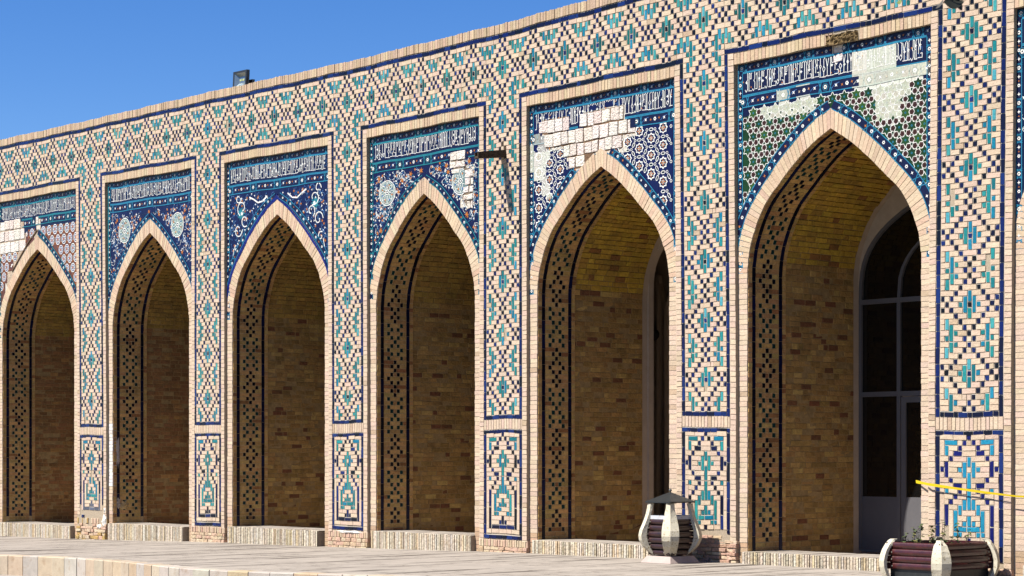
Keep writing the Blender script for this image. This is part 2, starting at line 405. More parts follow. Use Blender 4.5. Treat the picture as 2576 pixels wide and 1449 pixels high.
def pil_gl(r0):
    g = []
    def n(o, r): g.append((o, o, r0 + r, r0 + r, navy, NK))
    def t(o, a, b, cf=teal): g.append((o, o, r0 + a, r0 + b, cf, TK))
    n(0, 0); t(0, 1, 2, lteal)
    for s in (-1, 1):
        n(5 * s, 0); t(2 * s, 0, 0); t(s, -1, 1); n(6 * s, 1); n(4 * s, 1); n(3 * s, 2); t(5 * s, 3, 4, lteal); n(2 * s, 3)
        t(4 * s, 4, 6); n(s, 4); t(3 * s, 5, 5); t(5 * s, 6, 6); n(s, 6); t(3 * s, 7, 7); t(4 * s, 7, 8); t(5 * s, 8, 9, lteal); n(s, 8); n(2 * s, 9); n(3 * s, 10)
        n(6 * s, 11); n(4 * s, 11)
    n(0, 5); n(0, 7); t(0, 10, 11, lteal)
    return g
# frieze bands, bay by bay
for k in range(0, 7):
    gl = []
    for i in range(0, 7): gl += frieze_gl(i * 12)
    # rows below the medallion near the pilasters follow the pilaster pattern
    gl = [g for g in gl if not (g[2] >= 3 and (g[0] <= 6 or g[0] >= 66)) and 7 <= g[0] <= 65]
    c1 = 65 if k < 6 else 40
    gl += [(7, 7, 3, 4, lteal, TK), (65, 65, 3, 4, lteal, TK)]
    seen = set(); g2 = []
    for g in gl:
        if (g[0], g[2]) in seen: continue
        seen.add((g[0], g[2])); g2.append(g)
    region(k, 7, c1, -6, 6, g2, frieze)
for k in range(0, 8):
    if k == 7: continue
    g = [x for x in frieze_gl(0) if x[2] < 0 and abs(x[0]) <= 6] + [(-6, -6, -1, -1, navy, NK), (-6, -6, -5, -4, lteal, TK)]
    fr = [x for x in g if x[3] < 0 or x[2] == -1]
    p = pil_gl(0)
    for s in (-1, 1): p.append((6 * s, 6 * s, 4, 5, lteal, TK))
    fr = [x for x in fr if not (abs(x[0]) == 1 and x[2] == -1)]
    if k > 0 or True:
        region(k, -6, 6, -6, 78, fr + p + [y for q in range(1, 7) for y in pil_gl(12 * q) if not (q == 6 and (y[2] > 78 or (y[2] == 78 and abs(y[0]) == 5)))], pil[k])
# lower panels
def B_(c): return c
LP = []
def lp(code, ca, cb, qa, qb): LP.append((ca - 6, cb - 6, qa, qb, code))
for s in (0, 1):
    def X(a, b): return (a, b) if s == 0 else (12 - b, 12 - a)
    for code, a, b, q0, q1 in [('b', 0, 0, 1, 3), ('t', 1, 3, 1, 1), ('n', 5, 5, 1, 1), ('t', 1, 1, 2, 3), ('n', 4, 4, 2, 2), ('n', 3, 4, 3, 3), ('n', 2, 2, 4, 4), ('n', 1, 1, 5, 7),
                               ('t', 5, 5, 5, 7), ('n', 0, 0, 6, 6), ('t', 4, 4, 6, 6), ('n', 2, 2, 8, 8), ('n', 3, 4, 9, 9), ('t', 1, 1, 10, 10), ('n', 4, 4, 10, 10), ('n', 3, 3, 11, 11),
                               ('n', 2, 2, 12, 12), ('t', 5, 5, 12, 13), ('t', 4, 4, 13, 14), ('t', 3, 3, 14, 17), ('t', 3, 3, 18, 18), ('t', 5, 5, 16, 16), ('t', 4, 4, 18, 18),
                               ('n', 1, 1, 13, 16), ('n', 1, 1, 17, 21), ('b', 0, 0, 11, 15), ('b', 0, 0, 16, 21), ('n', 5, 5, 20, 20)]:
        x = X(a, b); lp(code, x[0], x[1], q0, q1)
lp('n', 6, 6, 0, 0); lp('t', 6, 6, 4, 5); lp('t', 6, 6, 7, 9); lp('t', 6, 6, 10, 13); lp('t', 6, 6, 15, 16); lp('t', 4, 5, 17, 17); lp('t', 6, 8, 17, 17); lp('n', 6, 6, 19, 20); lp('b', 2, 2, 14, 18); lp('b', 10, 10, 14, 18)
lp('n', 2, 4, 21, 21); lp('n', 5, 7, 21, 21); lp('n', 8, 10, 21, 21)
BRIGHT = {1: (teal, navy), 2: (teal, navy), 3: (teal, navy), 4: (teal, navy), 5: (teal, navy), 6: (lambda: jitc((.015, .24, .38), .08), lambda: jitc((.006, .008, .11), .12))}
for k in range(0, 8):
    if k in (0, 7): continue
    tf, nf = BRIGHT[k]
    # the bottoms of some panels are worn away
    lim = {1: 22, 2: 23, 3: 23, 4: 23, 5: 20, 6: 23}[k]
    gl = []
    for ca, cb, qa, qb, code in LP:
        if qa >= lim: continue
        if k in (1,) and code == 'n' and qa >= 17: f_ = lambda: jitc((.10, .11, .15), .2)
        else: f_ = {'n': nf, 't': tf, 'b': None}[code]
        gl.append((ca, cb, 83 + qa, 83 + qb, f_, NK if code == 'n' else TK))
    region(k, -6, 6, 83, 82 + lim, gl, pil[k])

# ---- borders of dark blue glazed bars
def bar(kind, fn, pts, col, parent, h=.012):
    q = [(p[0] + RU(-.0015, .0015), p[1] + RU(-.0015, .0015)) for p in pts]
    piece(kind, fn, 0, 0, 0, 0, h, col, M['glaze'], parent, gap=0, jit=0, bev=0, h0=-.004, quad=q)
def deepblue():
    return jitc(random.choice([(.004, .010, .075), (.004, .013, .10), (.004, .006, .03), (.003, .005, .015), (.004, .008, .055), (.008, .025, .13)]), .15)
def vbars(k, cc, ja, jb, parent, L=2.6):
    j = ja; fn = gridfn(k)
    BED.box(fn, cc - .5, cc + .5, ja, jb, -.004, .0035) if False else None
    n = max(1, round((jb - ja) / 8))
    for i in range(n):
        a = lerp(ja, jb, i / n); b = lerp(ja, jb, (i + 1) / n); BED.box(fn, cc - .5, cc + .5, a, b, -.004, .004)
    while j < jb - .3:
        l = min(L * RU(.8, 1.15), jb - j)
        if jb - j - l < .8: l = jb - j
        q = [(cc - .40, j + l - .07), (cc + .40, j + l - .07), (cc + .40, j + .07), (cc - .40, j + .07)]
        bar('border_bar', fn, [(p[0] + RU(-.03, .03), p[1]) for p in q], deepblue(), parent)
        j += l
def hbars(k, ca, cb, jc, parent, L=2.7, hh=.40, cf=deepblue):
    c = ca; fn = gridfn(k); n = max(1, round((cb - ca) / 6))
    for i in range(n): BED.box(fn, lerp(ca, cb, i / n), lerp(ca, cb, (i + 1) / n), jc - .5, jc + .5, -.004, .004)
    while c < cb - .3:
        l = min(L * random.choice([.4, .9, 1, 1, 1.1]), cb - c)
        if cb - c - l < .8: l = cb - c
        bar('border_bar', fn, [(c + .07, jc + hh), (c + l - .07, jc + hh), (c + l - .07, jc - hh), (c + .07, jc - hh)], cf(), parent)
        c += l
for k in range(0, 7):
    hbars(k, (-7.5 if k == 0 else 0), (72 if k < 6 else 40), -7, frieze)              # under the coping
    if k > -1:
        hbars(k, 6.5, 65.5 if k < 6 else 40, 7, frieze, L=3.6)       # over each bay
for k in range(0, 7):
    for s in (-1, 1):
        vbars(k, 7 * s, 7.5, 79.5, pil[k])
    hbars(k, -6.5, 6.5, 79, pil[k], L=2.4)
    if k in (1, 2, 3, 4, 5, 6):
        bot = {1: 104, 2: 107, 3: 107, 4: 107, 5: 104.5, 6: 107}[k]
        hbars(k, -7.5, 7.5, 82.3, pil[k], L=2.1)
        if k not in (5, 6): hbars(k, -7.5, 7.5, 106.3, pil[k], L=2.1) if k != 1 else hbars(k, -6.5, -4.6, 106.3, pil[k], L=1.)
        for s in (-1, 1): vbars(k, 7 * s, 82.8, bot - 1.2, pil[k], L=3.4)

# ---- coping of upright bricks, plain frames, lintels, belts
fnF = W
u = -5.4
while u < 27:
    b = RU(.058, .078); v0a, v0b = V(u, -7.55), V(u + b, -7.55); v1a, v1b = V(u, -9.6) + RU(-.006, .008), V(u + b, -9.6) + RU(-.006, .008)
    def cf(a, b_, h, u=u): return W(a, b_, h)
    REGq = [(u + .003, v0a + .004), (u + b - .003, v0b + .004), (u + b - .003, v1b), (u + .003, v1a)]
    k_ = 'coping_brick'
    vs_h = .018 + RU(-.005, .008)
    # full blocks, they show their tops
    piece(k_, cf, 0, 0, 0, 0, vs_h, jitc(random.choice([(.50, .36, .25), (.55, .42, .28), (.52, .38, .27), (.46, .34, .22)]), .12), M['brick'], frieze, gap=0, jit=.001, bev=.003, h0=-.24, quad=REGq)
    u += b
mb = MB()
for a, b in zip(us[:-1], us[1:]):
    A, B = V(a, -9.45), V(b, -9.45); mb.quad(W(a, A, 0), W(b, B, 0), W(b, B + .0, -.4), W(a, A, -.4))
mb.build('coping_bed', M['mortar'], arcade)
def frame_stack(k, s, parent):
    """stack-bonded margin beside a bay, from the lintel to the ground"""
    j0, j1 = 7.5, 107.5 if k not in (1,) else 106
    v = None; j = j0
    def f(a, b, h):    # a = metres out from the bar, b = height as course number
        uu = cen(k, b) + s * (7.5 * CW[k] + a); return W(uu, V(uu, b), h)
    while j < j1:
        l = min(1.08 * RU(.93, 1.07), j1 - j)
        if j1 - j - l < .5: l = j1 - j
        q = [(.008, j + l - .055), (FRAME - .001, j + l - .055), (FRAME - .001, j + .055), (.008, j + .055)]
        if s < 0: q = [q[1], q[0], q[3], q[2]]
        q = [(p[0] + RU(-.003, .001), p[1] + RU(-.03, .03)) for p in q]
        piece('frame_brick', f, 0, 0, 0, 0, .011 + RU(-.003, .004), pale(), M['brick'], parent, gap=0, jit=0, bev=.0, h0=-.06, quad=q)
        j += l
for k in range(0, 7):
    for s in (-1, 1): frame_stack(k, s, pil[k])
for k in range(0, 7):      # lintels over the bays (bay k+1 lies right of pilaster k)
    ua = cen(k, 8) + 7.5 * CW[k] + FRAME; ub = cen(k + 1, 8) - 7.5 * CW[k + 1] - FRAME
    if k == 6: ub = 26.2
    u = ua
    while u < ub:
        b = RU(.062, .078)
        if ub - u - b < .04: b = ub - u
        miss = (k == 5 and 20.83 < u < 21.33)
        va, vb = V(u, 7.6), V(u + b, 7.6)
        if not miss:
            piece('lintel_brick', W, 0, 0, 0, 0, .011 + RU(-.004, .004), jitc(random.choice([(.56, .42, .27), (.60, .47, .31), (.54, .38, .26)]), .08), M['brick'], frieze, gap=0, jit=.0015, bev=.003, h0=-.05,
                  quad=[(u + .003, V(u, 9.6)), (u + b - .003, V(u + b, 9.6)), (u + b - .003, vb), (u + .003, va)])
        u += b
    mbb = MB()
# rough hollow where the lintel of the nearest bay lost its facing
mb = MB()
n = 22
for i in range(n):
    for q in range(5):
        def hp(i_, q_):
            uu = 20.80 + (21.36 - 20.80) * i_ / n; vv = lerp(V(uu, 9.75), V(uu, 7.9), q_ / 5)
            random.seed(i_ * 31 + q_ * 7); d = RU(.002, .03) + .03 * (i_ % 3 == 0); return W(uu, vv + RU(-.01, .01), d)
        mb.quad(hp(i, q), hp(i + 1, q), hp(i + 1, q + 1), hp(i, q + 1), (.19, .13, .06))
random.seed(11)
mb.build('broken_lintel', M['rubble'], frieze)
# belts between upper and lower panels
for k in range(0, 7):
    ua, ub = cen(k, 80) - 7.5 * CW[k], cen(k, 80) + 7.5 * CW[k]; u = ua
    while u < ub:
        b = RU(.055, .078)
        if ub - u - b < .03: b = ub - u
        piece('belt_brick', W, 0, 0, 0, 0, .011, pale(), M['brick'], pil[k], gap=0, jit=.0015, bev=.003, h0=-.004,
              quad=[(u + .004, V(u, 81.75)), (u + b - .004, V(u, 81.75)), (u + b - .004, V(u, 79.55)), (u + .004, V(u, 79.55))])
        u += b
# feet of the pilasters: a soldier course, then worn courses down to the terrace
def foot(k):
    hw = 7.5 * CW[k] + FRAME; uc = cen(k, 100)
    jt = {0: 106.5, 1: 106.9, 2: 107.1, 3: 107.1, 4: 107.1, 5: 103.6, 6: 107.1}[k]
    vtop = V(uc, jt); g = GZ(uc) - .03
    H_ = vtop - g
    rows = []
    y = vtop
    first = .12 if k in (1, 2, 3, 4, 6) else .10
    if k in (1, 2, 3, 4): rows.append((y, y - first, 'soldier')); y -= first
    while y > g + .02:
        h = RU(.055, .085); h = min(h, y - g)
        rows.append((y, y - h, 'course')); y -= h
    for ri, (a, b, t) in enumerate(rows):
        u = uc - hw - RU(0, .02); last = uc + hw + RU(0, .02)
        prot = .012 + ri * .008
        while u < last:
            L = RU(.05, .07) if t == 'soldier' else RU(.11, .22)
            if last - u - L < .04: L = last - u
            worn = (k in (1, 5) and R() < .45)
            c = random.choice([(.58, .44, .30), (.58, .40, .29), (.54, .40, .26), (.62, .49, .34), (.55, .36, .26)])
            if k == 1 and R() < .3: c = (.46, .31, .12)
            if k == 5 and R() < .5: c = (.50, .31, .23)
            h = prot + RU(-.008, .008) - (.02 if worn else 0)
            dj = .010 if worn else .005
            q = [(u + .004, b + .004), (u + L - .004, b + .004), (u + L - .004, a - .003), (u + .004, a - .003)]
            q = [(p[0] + RU(-dj, dj), p[1] + RU(-dj, dj)) for p in q]
            piece('plinth_brick', W, 0, 0, 0, 0, h, jitc(c, .1), M['rubble'] if (worn or t == 'course') else M['brick'], pil[k], gap=0, jit=0, bev=.006, h0=-.06, quad=q)
            u += L
for k in range(0, 7): foot(k)

# ------------------------------------------------------------------ arches
INT = [(1.555, 0), (1.552, .085), (1.508, .35), (1.43, .57), (1.325, .79), (1.195, .985), (1.08, 1.105), (.94, 1.23), (.69, 1.465), (.35, 1.735), (0, 1.94)]
EXT = [(1.748, 0), (1.745, .2), (1.72, .42), (1.66, .64), (1.56, .86), (1.40, 1.08), (1.27, 1.225), (1.13, 1.365), (.97, 1.53), (.65, 1.81), (.32, 2.055), (0, 2.225)]
def resample(T, n=40):
    P = [Vector((a, b)) for a, b in T]; P = [P[0] * 2 - P[1]] + P + [P[-1] * 2 - P[-2]]
    out = []
    for i in range(1, len(P) - 2):
        for q in range(8):
            t = q / 8
            out.append(.5 * ((2 * P[i]) + (-P[i - 1] + P[i + 1]) * t + (2 * P[i - 1] - 5 * P[i] + 4 * P[i + 1] - P[i + 2]) * t * t + (-P[i - 1] + 3 * P[i] - 3 * P[i + 1] + P[i + 2]) * t ** 3))
    out.append(P[-2])
    s = [0]
    for a, b in zip(out[:-1], out[1:]): s.append(s[-1] + (b - a).length)
    xs = np.interp(np.linspace(0, s[-1], n + 1), s, [p.x for p in out]); ys = np.interp(np.linspace(0, s[-1], n + 1), s, [p.y for p in out])
    return xs, ys, s[-1]
IX, IY, IL = resample(INT); EX, EY, EL = resample(EXT)
APEX = {1: 6.223, 2: 6.201, 3: 6.179, 4: 6.148, 5: 6.150, 6: 6.192, 7: 6.19}
THR = {1: -.005, 2: .10, 3: .155, 4: .20, 5: .175, 6: .152, 7: .15}     # top of each threshold
class Arch: pass
ARCH = {}
for a in range(1, 8):
    A = Arch(); A.k = a - 1; ARCH[a] = A
    A.fl = cen(a - 1, 40) + 7.5 * CW[a - 1] + FRAME; A.fr = cen(a, 40) - 7.5 * CW[a] - FRAME
    A.c = (A.fl + A.fr) / 2; A.hw = (A.fr - A.fl) / 2 - RING
    if a == 1: A.c -= .02
    A.apex = APEX[a]; A.sp = A.apex - 1.94; A.thr = THR[a]; A.skew = .03
    A.sx = A.hw / 1.555
    def skew(A, x, h): return -A.skew * math.sin(math.pi * min(1, max(-1, x / A.hw))) * (1 if abs(x) < A.hw else 0)
    def ipt(A, t):      # t in [-1,1]: -1 left springing, 0 apex, 1 right springing
        q = (1 - abs(t)) * 40; i = min(39, int(q)); f_ = q - i
        x = lerp(IX[i], IX[i + 1], f_) * A.sx; y = lerp(IY[i], IY[i + 1], f_)
        x = x if t > 0 else -x; return A.c + x, A.sp + y + Arch.skew(A, x, y)
    def ept(A, t):
        q = (1 - abs(t)) * 40; i = min(39, int(q)); f_ = q - i
        x = lerp(EX[i], EX[i + 1], f_) * (A.hw + RING) / 1.748; y = lerp(EY[i], EY[i + 1], f_)
        x = x if t > 0 else -x; return A.c + x, A.sp + y + Arch.skew(A, x, y)
    Arch.skew = skew; Arch.ipt = ipt; Arch.ept = ept
    A.EU = [A.ept(t)[0] for t in np.linspace(-1, 1, 161)]; A.EV = [A.ept(t)[1] for t in np.linspace(-1, 1, 161)]
def VE(A, u): return float(np.interp(u, A.EU, A.EV, left=-9, right=-9))
def inarch(A, u, v, off=0.):
    if v < A.sp: return True
    if v > A.apex + .3 + off * 1.4: return False
    q = float(np.interp(v - off * .75 - A.sp, EY, EX)) * (A.hw + RING) / 1.748 + off * .75
    return abs(u - A.c) < q
PW = -REC     # plane of the bay panels
arch_obj, panel_obj, vault_obj = {}, {}, {}
for a, A in ARCH.items():
    # backing of ring and panel
    ts = np.linspace(-1, 1, 61)
    mb = MB(); top = lambda u_: V(u_, 9.6) + .02
    for t0, t1 in zip(ts[:-1], ts[1:]):
        p, q = A.ipt(t0), A.ipt(t1)
        mb.quad(W(p[0], p[1], PW), W(q[0], q[1], PW), W(q[0], top(q[0]), PW), W(p[0], top(p[0]), PW))
    for x0, x1 in ((A.fl - .05, A.c - A.hw), (A.c + A.hw, A.fr + .05)):
        mb.quad(W(x0, -.7, PW), W(x1, -.7, PW), W(x1, top(x1), PW), W(x0, top(x0), PW))
    panel_obj[a] = mb.build('spandrel_panel', M['gypsum'], arcade)
    # intrados sheet: soffit and vault
    ring_pts = [(A.c - A.hw, -.7)] + [(A.c - A.hw, v_) for v_ in np.linspace(0, A.sp, 5)[1:-1]] + [A.ipt(t) for t in ts] + [(A.c + A.hw, v_) for v_ in np.linspace(A.sp, 0, 5)[1:-1]] + [(A.c + A.hw, -.7)]
    mb = MB()
    for p, q in zip(ring_pts[:-1], ring_pts[1:]):
        mb.quad(W(*p, PW), W(*p, PW - .83), W(*q, PW - .83), W(*q, PW))
    arch_obj[a] = mb.build('arch', M['smortar'], arcade)
    mb = MB()
    for p, q in zip(ring_pts[:-1], ring_pts[1:]):
        o1 = (p[0] + math.copysign(.03, p[0] - A.c), p[1] + .03); o2 = (q[0] + math.copysign(.03, q[0] - A.c), q[1] + .03)
        mb.quad(W(*o1, PW - .83), W(*o1, -2.50), W(*o2, -2.50), W(*o2, PW - .83))
        mb.quad(W(*p, PW - .83), W(*o1, PW - .83), W(*o2, PW - .83), W(*q, PW - .83))
        mb.quad(W(*o1, -2.50), W(*o1, -2.62), W(*o2, -2.62), W(*o2, -2.50), (1, 1, 1), 1)
    vault_obj[a] = mb.build('vault', [M['imortar'], M['plaster']], arcade)

def ring(a):
    A = ARCH[a]; par = arch_obj[a]; u0, u1 = A.c - A.hw, A.c + A.hw
    def f(x, y, h): return W(x, y, PW + h)
    # jamb courses
    for s in (-1, 1):
        v = A.sp; base = GZ(u0 if s < 0 else u1) - .02
        while v > base:
            l = RU(.070, .080); l = min(l, v - base)
            xi = A.c + s * A.hw; xo = A.c + s * (A.hw + RING)
            x0, x1 = sorted((xi, xo)); e = RU(-.004, .003) * s
            if s > 0: x0 += e * 1
            else: x1 += e
            c = pale() if v > .35 else jitc((.5, .34, .22), .12)
            if a == 2 and s < 0 and .95 < v < 2.25: c = jitc((.78, .73, .67), .12)
            piece('jamb_brick', f, 0, 0, 0, 0, .013 + RU(-.003, .003), c, M['brick'], par, gap=0, jit=0, bev=0, h0=-.085,
                  quad=[(x0, v - l + .003 + RU(-.002, .002)), (x1, v - l + .003 + RU(-.002, .002)), (x1, v - .003 + RU(-.002, .002)), (x0, v - .003 + RU(-.002, .002))])
            v -= l
    n = int(IL * A.sx / (.070 if a < 6 else .072))
    for s in (-1, 1):
        for i in range(n):
            t0, t1 = s * (1 - i / n), s * (1 - (i + 1) / n)
            if s < 0: t1 = min(t1, -1e-6)
            d = .0034 / (IL * A.sx) * s
            q = [A.ipt(t0 - d), A.ipt(t1 + d), A.ept(t1 + d), A.ept(t0 - d)]
            if s > 0: q = [q[1], q[0], q[3], q[2]]
            q = [(p[0] + RU(-.002, .002), p[1] + RU(-.002, .002)) for p in q]
            c = jitc(random.choice([(.60, .45, .31), (.57, .40, .28), (.62, .48, .33)]), .07)
            piece('voussoir', f, 0, 0, 0, 0, .013 + RU(-.004, .004), c, M['brick'], par, gap=0, jit=0, bev=0, h0=-.085, quad=q)
for a in ARCH: ring(a)

def inner_map(A, side, off=0.):
    """s = arc length up from the floor, d = depth behind the arch face"""
    L0 = A.sp; L1 = IL * A.sx
    def f(s, d, h):
        if s <= L0:
            x = A.c + side * (A.hw + off); return W(x - side * h, s, PW - d)
        t = min(1, (s - L0) / L1); p = A.ipt(side * max(1e-5, 1 - t)); p1 = A.ipt(side * max(1e-5, 1 - min(1, t + .01))); p0 = A.ipt(side * (1 - max(0, t - .01)))
        tx, ty = p1[0] - p0[0], p1[1] - p0[1]; l = math.hypot(tx, ty) or 1
        nx, ny = (ty / l, -tx / l) if side < 0 else (-ty / l, tx / l)
        return W(p[0] + nx * (h - off), p[1] + ny * (h - off), PW - d)
    return f, L0 + L1
def brown():
    r = R()
    if r < .5: c = (.70, .42, .15)
    elif r < .8: c = (.63, .35, .14)
    elif r < .93: c = (.66, .43, .15)
    else: c = (.40, .18, .07)
    return jitc(c, .12, .05)
SOF = {0: [2], 1: [1], 2: [2], 3: [1], 4: [0], 5: [1], 6: [2], 7: [1], 8: [2], 9: [0], 10: [1], 11: [0], 12: [1], 13: [2], 14: [1], 15: [0], 16: [1], 17: [0]}
PH = {1: 4, 2: 4, 3: 6, 4: 6, 5: 7, 6: 5, 7: 5}
def soffit(a):
    A = ARCH[a]; par = arch_obj[a]
    sides = (-1,) if a == 7 else (-1, 1)
    for side in sides:
        f, L = inner_map(A, side); s0 = A.thr - .02; p = .0735; n = int((L - s0) / p); p = (L - s0) / n
        cell = .0737; x0 = .157
        for r in range(n):
            a0, a1 = s0 + r * p, s0 + (r + 1) * p
            def pc(kind, d0, d1, col, mat, h=.007):
                piece(kind, f, 0, 0, 0, 0, h + RU(-.002, .002), col, mat, par, gap=0, jit=0, bev=0, h0=-.004,
                      quad=[(a0 + .0055 + RU(-.002, .002), d0 + .005), (a1 - .0055, d0 + .005 + RU(-.002, .002)), (a1 - .0055 + RU(-.002, .002), d1 - .005), (a0 + .0055, d1 - .005 + RU(-.002, .002))])
            pc('soffit_brick', .003, .088, brown(), M['inner'], .010)
            pc('soffit_brick', .745, .828, brown(), M['inner'], .008)
            ph = (r - PH[a]) % 18; g = SOF[ph] if r >= 2 and r < n - 2 else []
            cf = (lambda: jitc((.004, .04, .038), .2)) if ph < 9 else (lambda: jitc((.003, .004, .012), .2))
            cells = set()
            for o in g:
                for sg in ((-1, 1) if o else (1,)):
                    c_ = 3 + sg * o; cells.add(c_)
                    pc('soffit_glazed_brick', x0 + c_ * cell + .004, x0 + (c_ + 1) * cell - .004, cf(), M['glaze'], .008)
            run = None
            for c_ in range(0, 8):
                if c_ < 7 and c_ not in cells:
                    if run is None: run = c_
                elif run is not None:
                    i = run
                    while i < c_:
                        l = min(c_ - i, 3)
                        if c_ - i == 7: l = random.choice([3, 4])
                        pc('soffit_brick', x0 + i * cell, x0 + (i + l) * cell, brown(), M['inner']); i += l
                    run = None
        for d0 in (.093, .678):
            s = s0 + (.15 if a < 3 else .0)
            while s < L:
                l = min(RU(.2, .27), L - s)
                piece('soffit_border_bar', f, 0, 0, 0, 0, .012, jitc(random.choice([(.004, .006, .03), (.004, .005, .015), (.005, .009, .05)]), .2), M['glaze'], par, gap=0, jit=0, bev=0, h0=-.004,
                      quad=[(s + .003, d0), (s + l - .003, d0), (s + l - .003, d0 + .06), (s + .003, d0 + .06)])
                s += l
for a in ARCH: soffit(a)
def vaultbricks(a):
    A = ARCH[a]; par = vault_obj[a]
    f, L = inner_map(A, -1, .03); s = A.thr - .05
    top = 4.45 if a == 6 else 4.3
    while s < L + .02:
        p = RU(.078, .092); x = .832 + RU(-.1, 0)
        while x < 2.435:
            l = RU(.20, .27) if R() < .8 else RU(.1, .14); x0 = max(x, .832); x1 = min(x + l, 2.435)
            if x1 - x0 > .03:
                r = R()
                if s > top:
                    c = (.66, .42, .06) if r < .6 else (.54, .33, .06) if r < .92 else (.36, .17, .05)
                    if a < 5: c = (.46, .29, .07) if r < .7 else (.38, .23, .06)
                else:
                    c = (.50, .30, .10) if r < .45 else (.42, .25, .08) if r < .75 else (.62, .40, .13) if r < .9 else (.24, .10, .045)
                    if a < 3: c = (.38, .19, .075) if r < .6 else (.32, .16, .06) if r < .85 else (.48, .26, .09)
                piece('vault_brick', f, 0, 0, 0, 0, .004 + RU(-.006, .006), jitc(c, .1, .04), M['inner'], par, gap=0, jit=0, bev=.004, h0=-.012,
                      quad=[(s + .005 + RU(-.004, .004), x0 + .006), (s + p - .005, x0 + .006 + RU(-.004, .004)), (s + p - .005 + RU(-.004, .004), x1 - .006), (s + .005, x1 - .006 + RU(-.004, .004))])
            x += l
        s += p
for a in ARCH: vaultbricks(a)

# thresholds: brick-on-edge step across each opening
for a, A in ARCH.items():
    mb = MB(); u0, u1 = A.c - A.hw - .01, A.c + A.hw - .09 if a in (2, 3) else A.c + A.hw + .01
    yt = A.thr
    def f(x, y, h): return W(x, y, h)
    mb.box(W, u0, u1, -.6, yt - .012, -.80, .035)
    th = mb.build('threshold', M['mortar'], arcade)
    u = u0
    while u < u1:
        b = RU(.040, .062); b = min(b, u1 - u)
        c = random.choice([(.62, .53, .41), (.55, .47, .36), (.68, .59, .46), (.48, .40, .29), (.58, .46, .30), (.60, .54, .45)])
        piece('step_brick', W, 0, 0, 0, 0, .052 + RU(-.006, .006), jitc(c, .12), M['rubble'], th, gap=0, jit=.0015, bev=.003, h0=-.28,
              quad=[(u + .006, GZ(u) - .03), (u + b - .006, GZ(u) - .03), (u + b - .006, yt + RU(-.006, .004)), (u + .006, yt + RU(-.006, .004))])
        u += b
    mb = MB(); mb.box(W, u0, u1, yt - .01, yt + .002, -.80, .02)
    mb.build('threshold_top', M['paving'], th)

exec_parts = True
# lime plaster repairs at the foot of the second arch
def lump(name, fn, cx_, cy_, rx, ry, th, seed, mat, parent, col, n=14, m=4):
    rr = random.Random(seed); mb_ = MB(); base = [1 + rr.uniform(-.3, .3) for _ in range(n)]; rows = []
    for q in range(m + 1):
        t = 1 - q / m; rows.append([fn(cx_ + rx * base[i] * t * math.cos(2 * math.pi * i / n), cy_ + ry * base[i] * t * math.sin(2 * math.pi * i / n), (th * (1 - t ** 2) if q else -.01) + rr.uniform(-.006, .006)) for i in range(n)])
    vs_ = [p for r_ in rows for p in r_]; fs = [(q * n + i, q * n + (i + 1) % n, (q + 1) * n + (i + 1) % n, (q + 1) * n + i) for q in range(m) for i in range(n)]
    mb_.add(vs_, fs, col); return mb_.build(name, mat, parent)
LIME = (.82, .78, .72)
lump('plaster_patch', W, .60, .13, .10, .17, .035, 3, M['raw'], pil[1], LIME); lump('plaster_patch', W, .42, .02, .13, .07, .035, 4, M['raw'], pil[1], LIME); lump('plaster_patch', W, .64, .36, .045, .07, .03, 5, M['raw'], pil[1], LIME)
_f, _L = inner_map(ARCH[2], -1)
lump('plaster_patch', _f, 1.62, .12, .42, .055, .022, 6, M['raw'], arch_obj[2], (.62, .52, .45)); lump('plaster_patch', _f, .52, .13, .20, .07, .022, 7, M['raw'], arch_obj[2], (.55, .46, .38)); lump('plaster_patch', _f, .48, .27, .12, .13, .04, 8, M['rubble'], arch_obj[2], (.6, .42, .2))
lump('plaster_patch', W, cen(3, 100) + .1, V(9.4, 107.5) + .01, .5, .035, .03, 9, M['raw'], pil[3], (.80, .76, .70))
# ------------------------------------------------------------------ rear openings
def back_wall(a, sp, apex, hw, depth0=-2.62, depth1=-2.68):
    """plaster wall closing the vault, with an arched opening"""
    A = ARCH[a]; mb = MB(); pts = []
    for t in np.linspace(-1, 1, 33):
        q = (1 - abs(t)); x = hw * (1 - q ** 1.9) * (1 if t > 0 else -1); y = sp + (apex - sp) * q ** .62 if q > 0 else sp
        pts.append((A.c - .02 + x, y))
    top = A.apex + .25
    for p, q in zip(pts[:-1], pts[1:]):
        mb.quad(W(*p, depth0), W(*q, depth0), W(q[0], top, depth0), W(p[0], top, depth0)); mb.quad(W(*p, depth0), W(*p, depth1), W(*q, depth1), W(*q, depth0))
    for x0, x1, xe in ((A.c - A.hw - .1, pts[0][0], 1), (pts[-1][0], A.c + A.hw + .1, 0)):
        mb.quad(W(x0, -.3, depth0), W(x1, -.3, depth0), W(x1, top, depth0), W(x0, top, depth0))
        xx = x1 if xe else x0; mb.quad(W(xx, -.3, depth0), W(xx, -.3, depth1), W(xx, sp, depth1), W(xx, sp, depth0))
    return mb.build('rear_wall', M['plaster'], arcade), pts
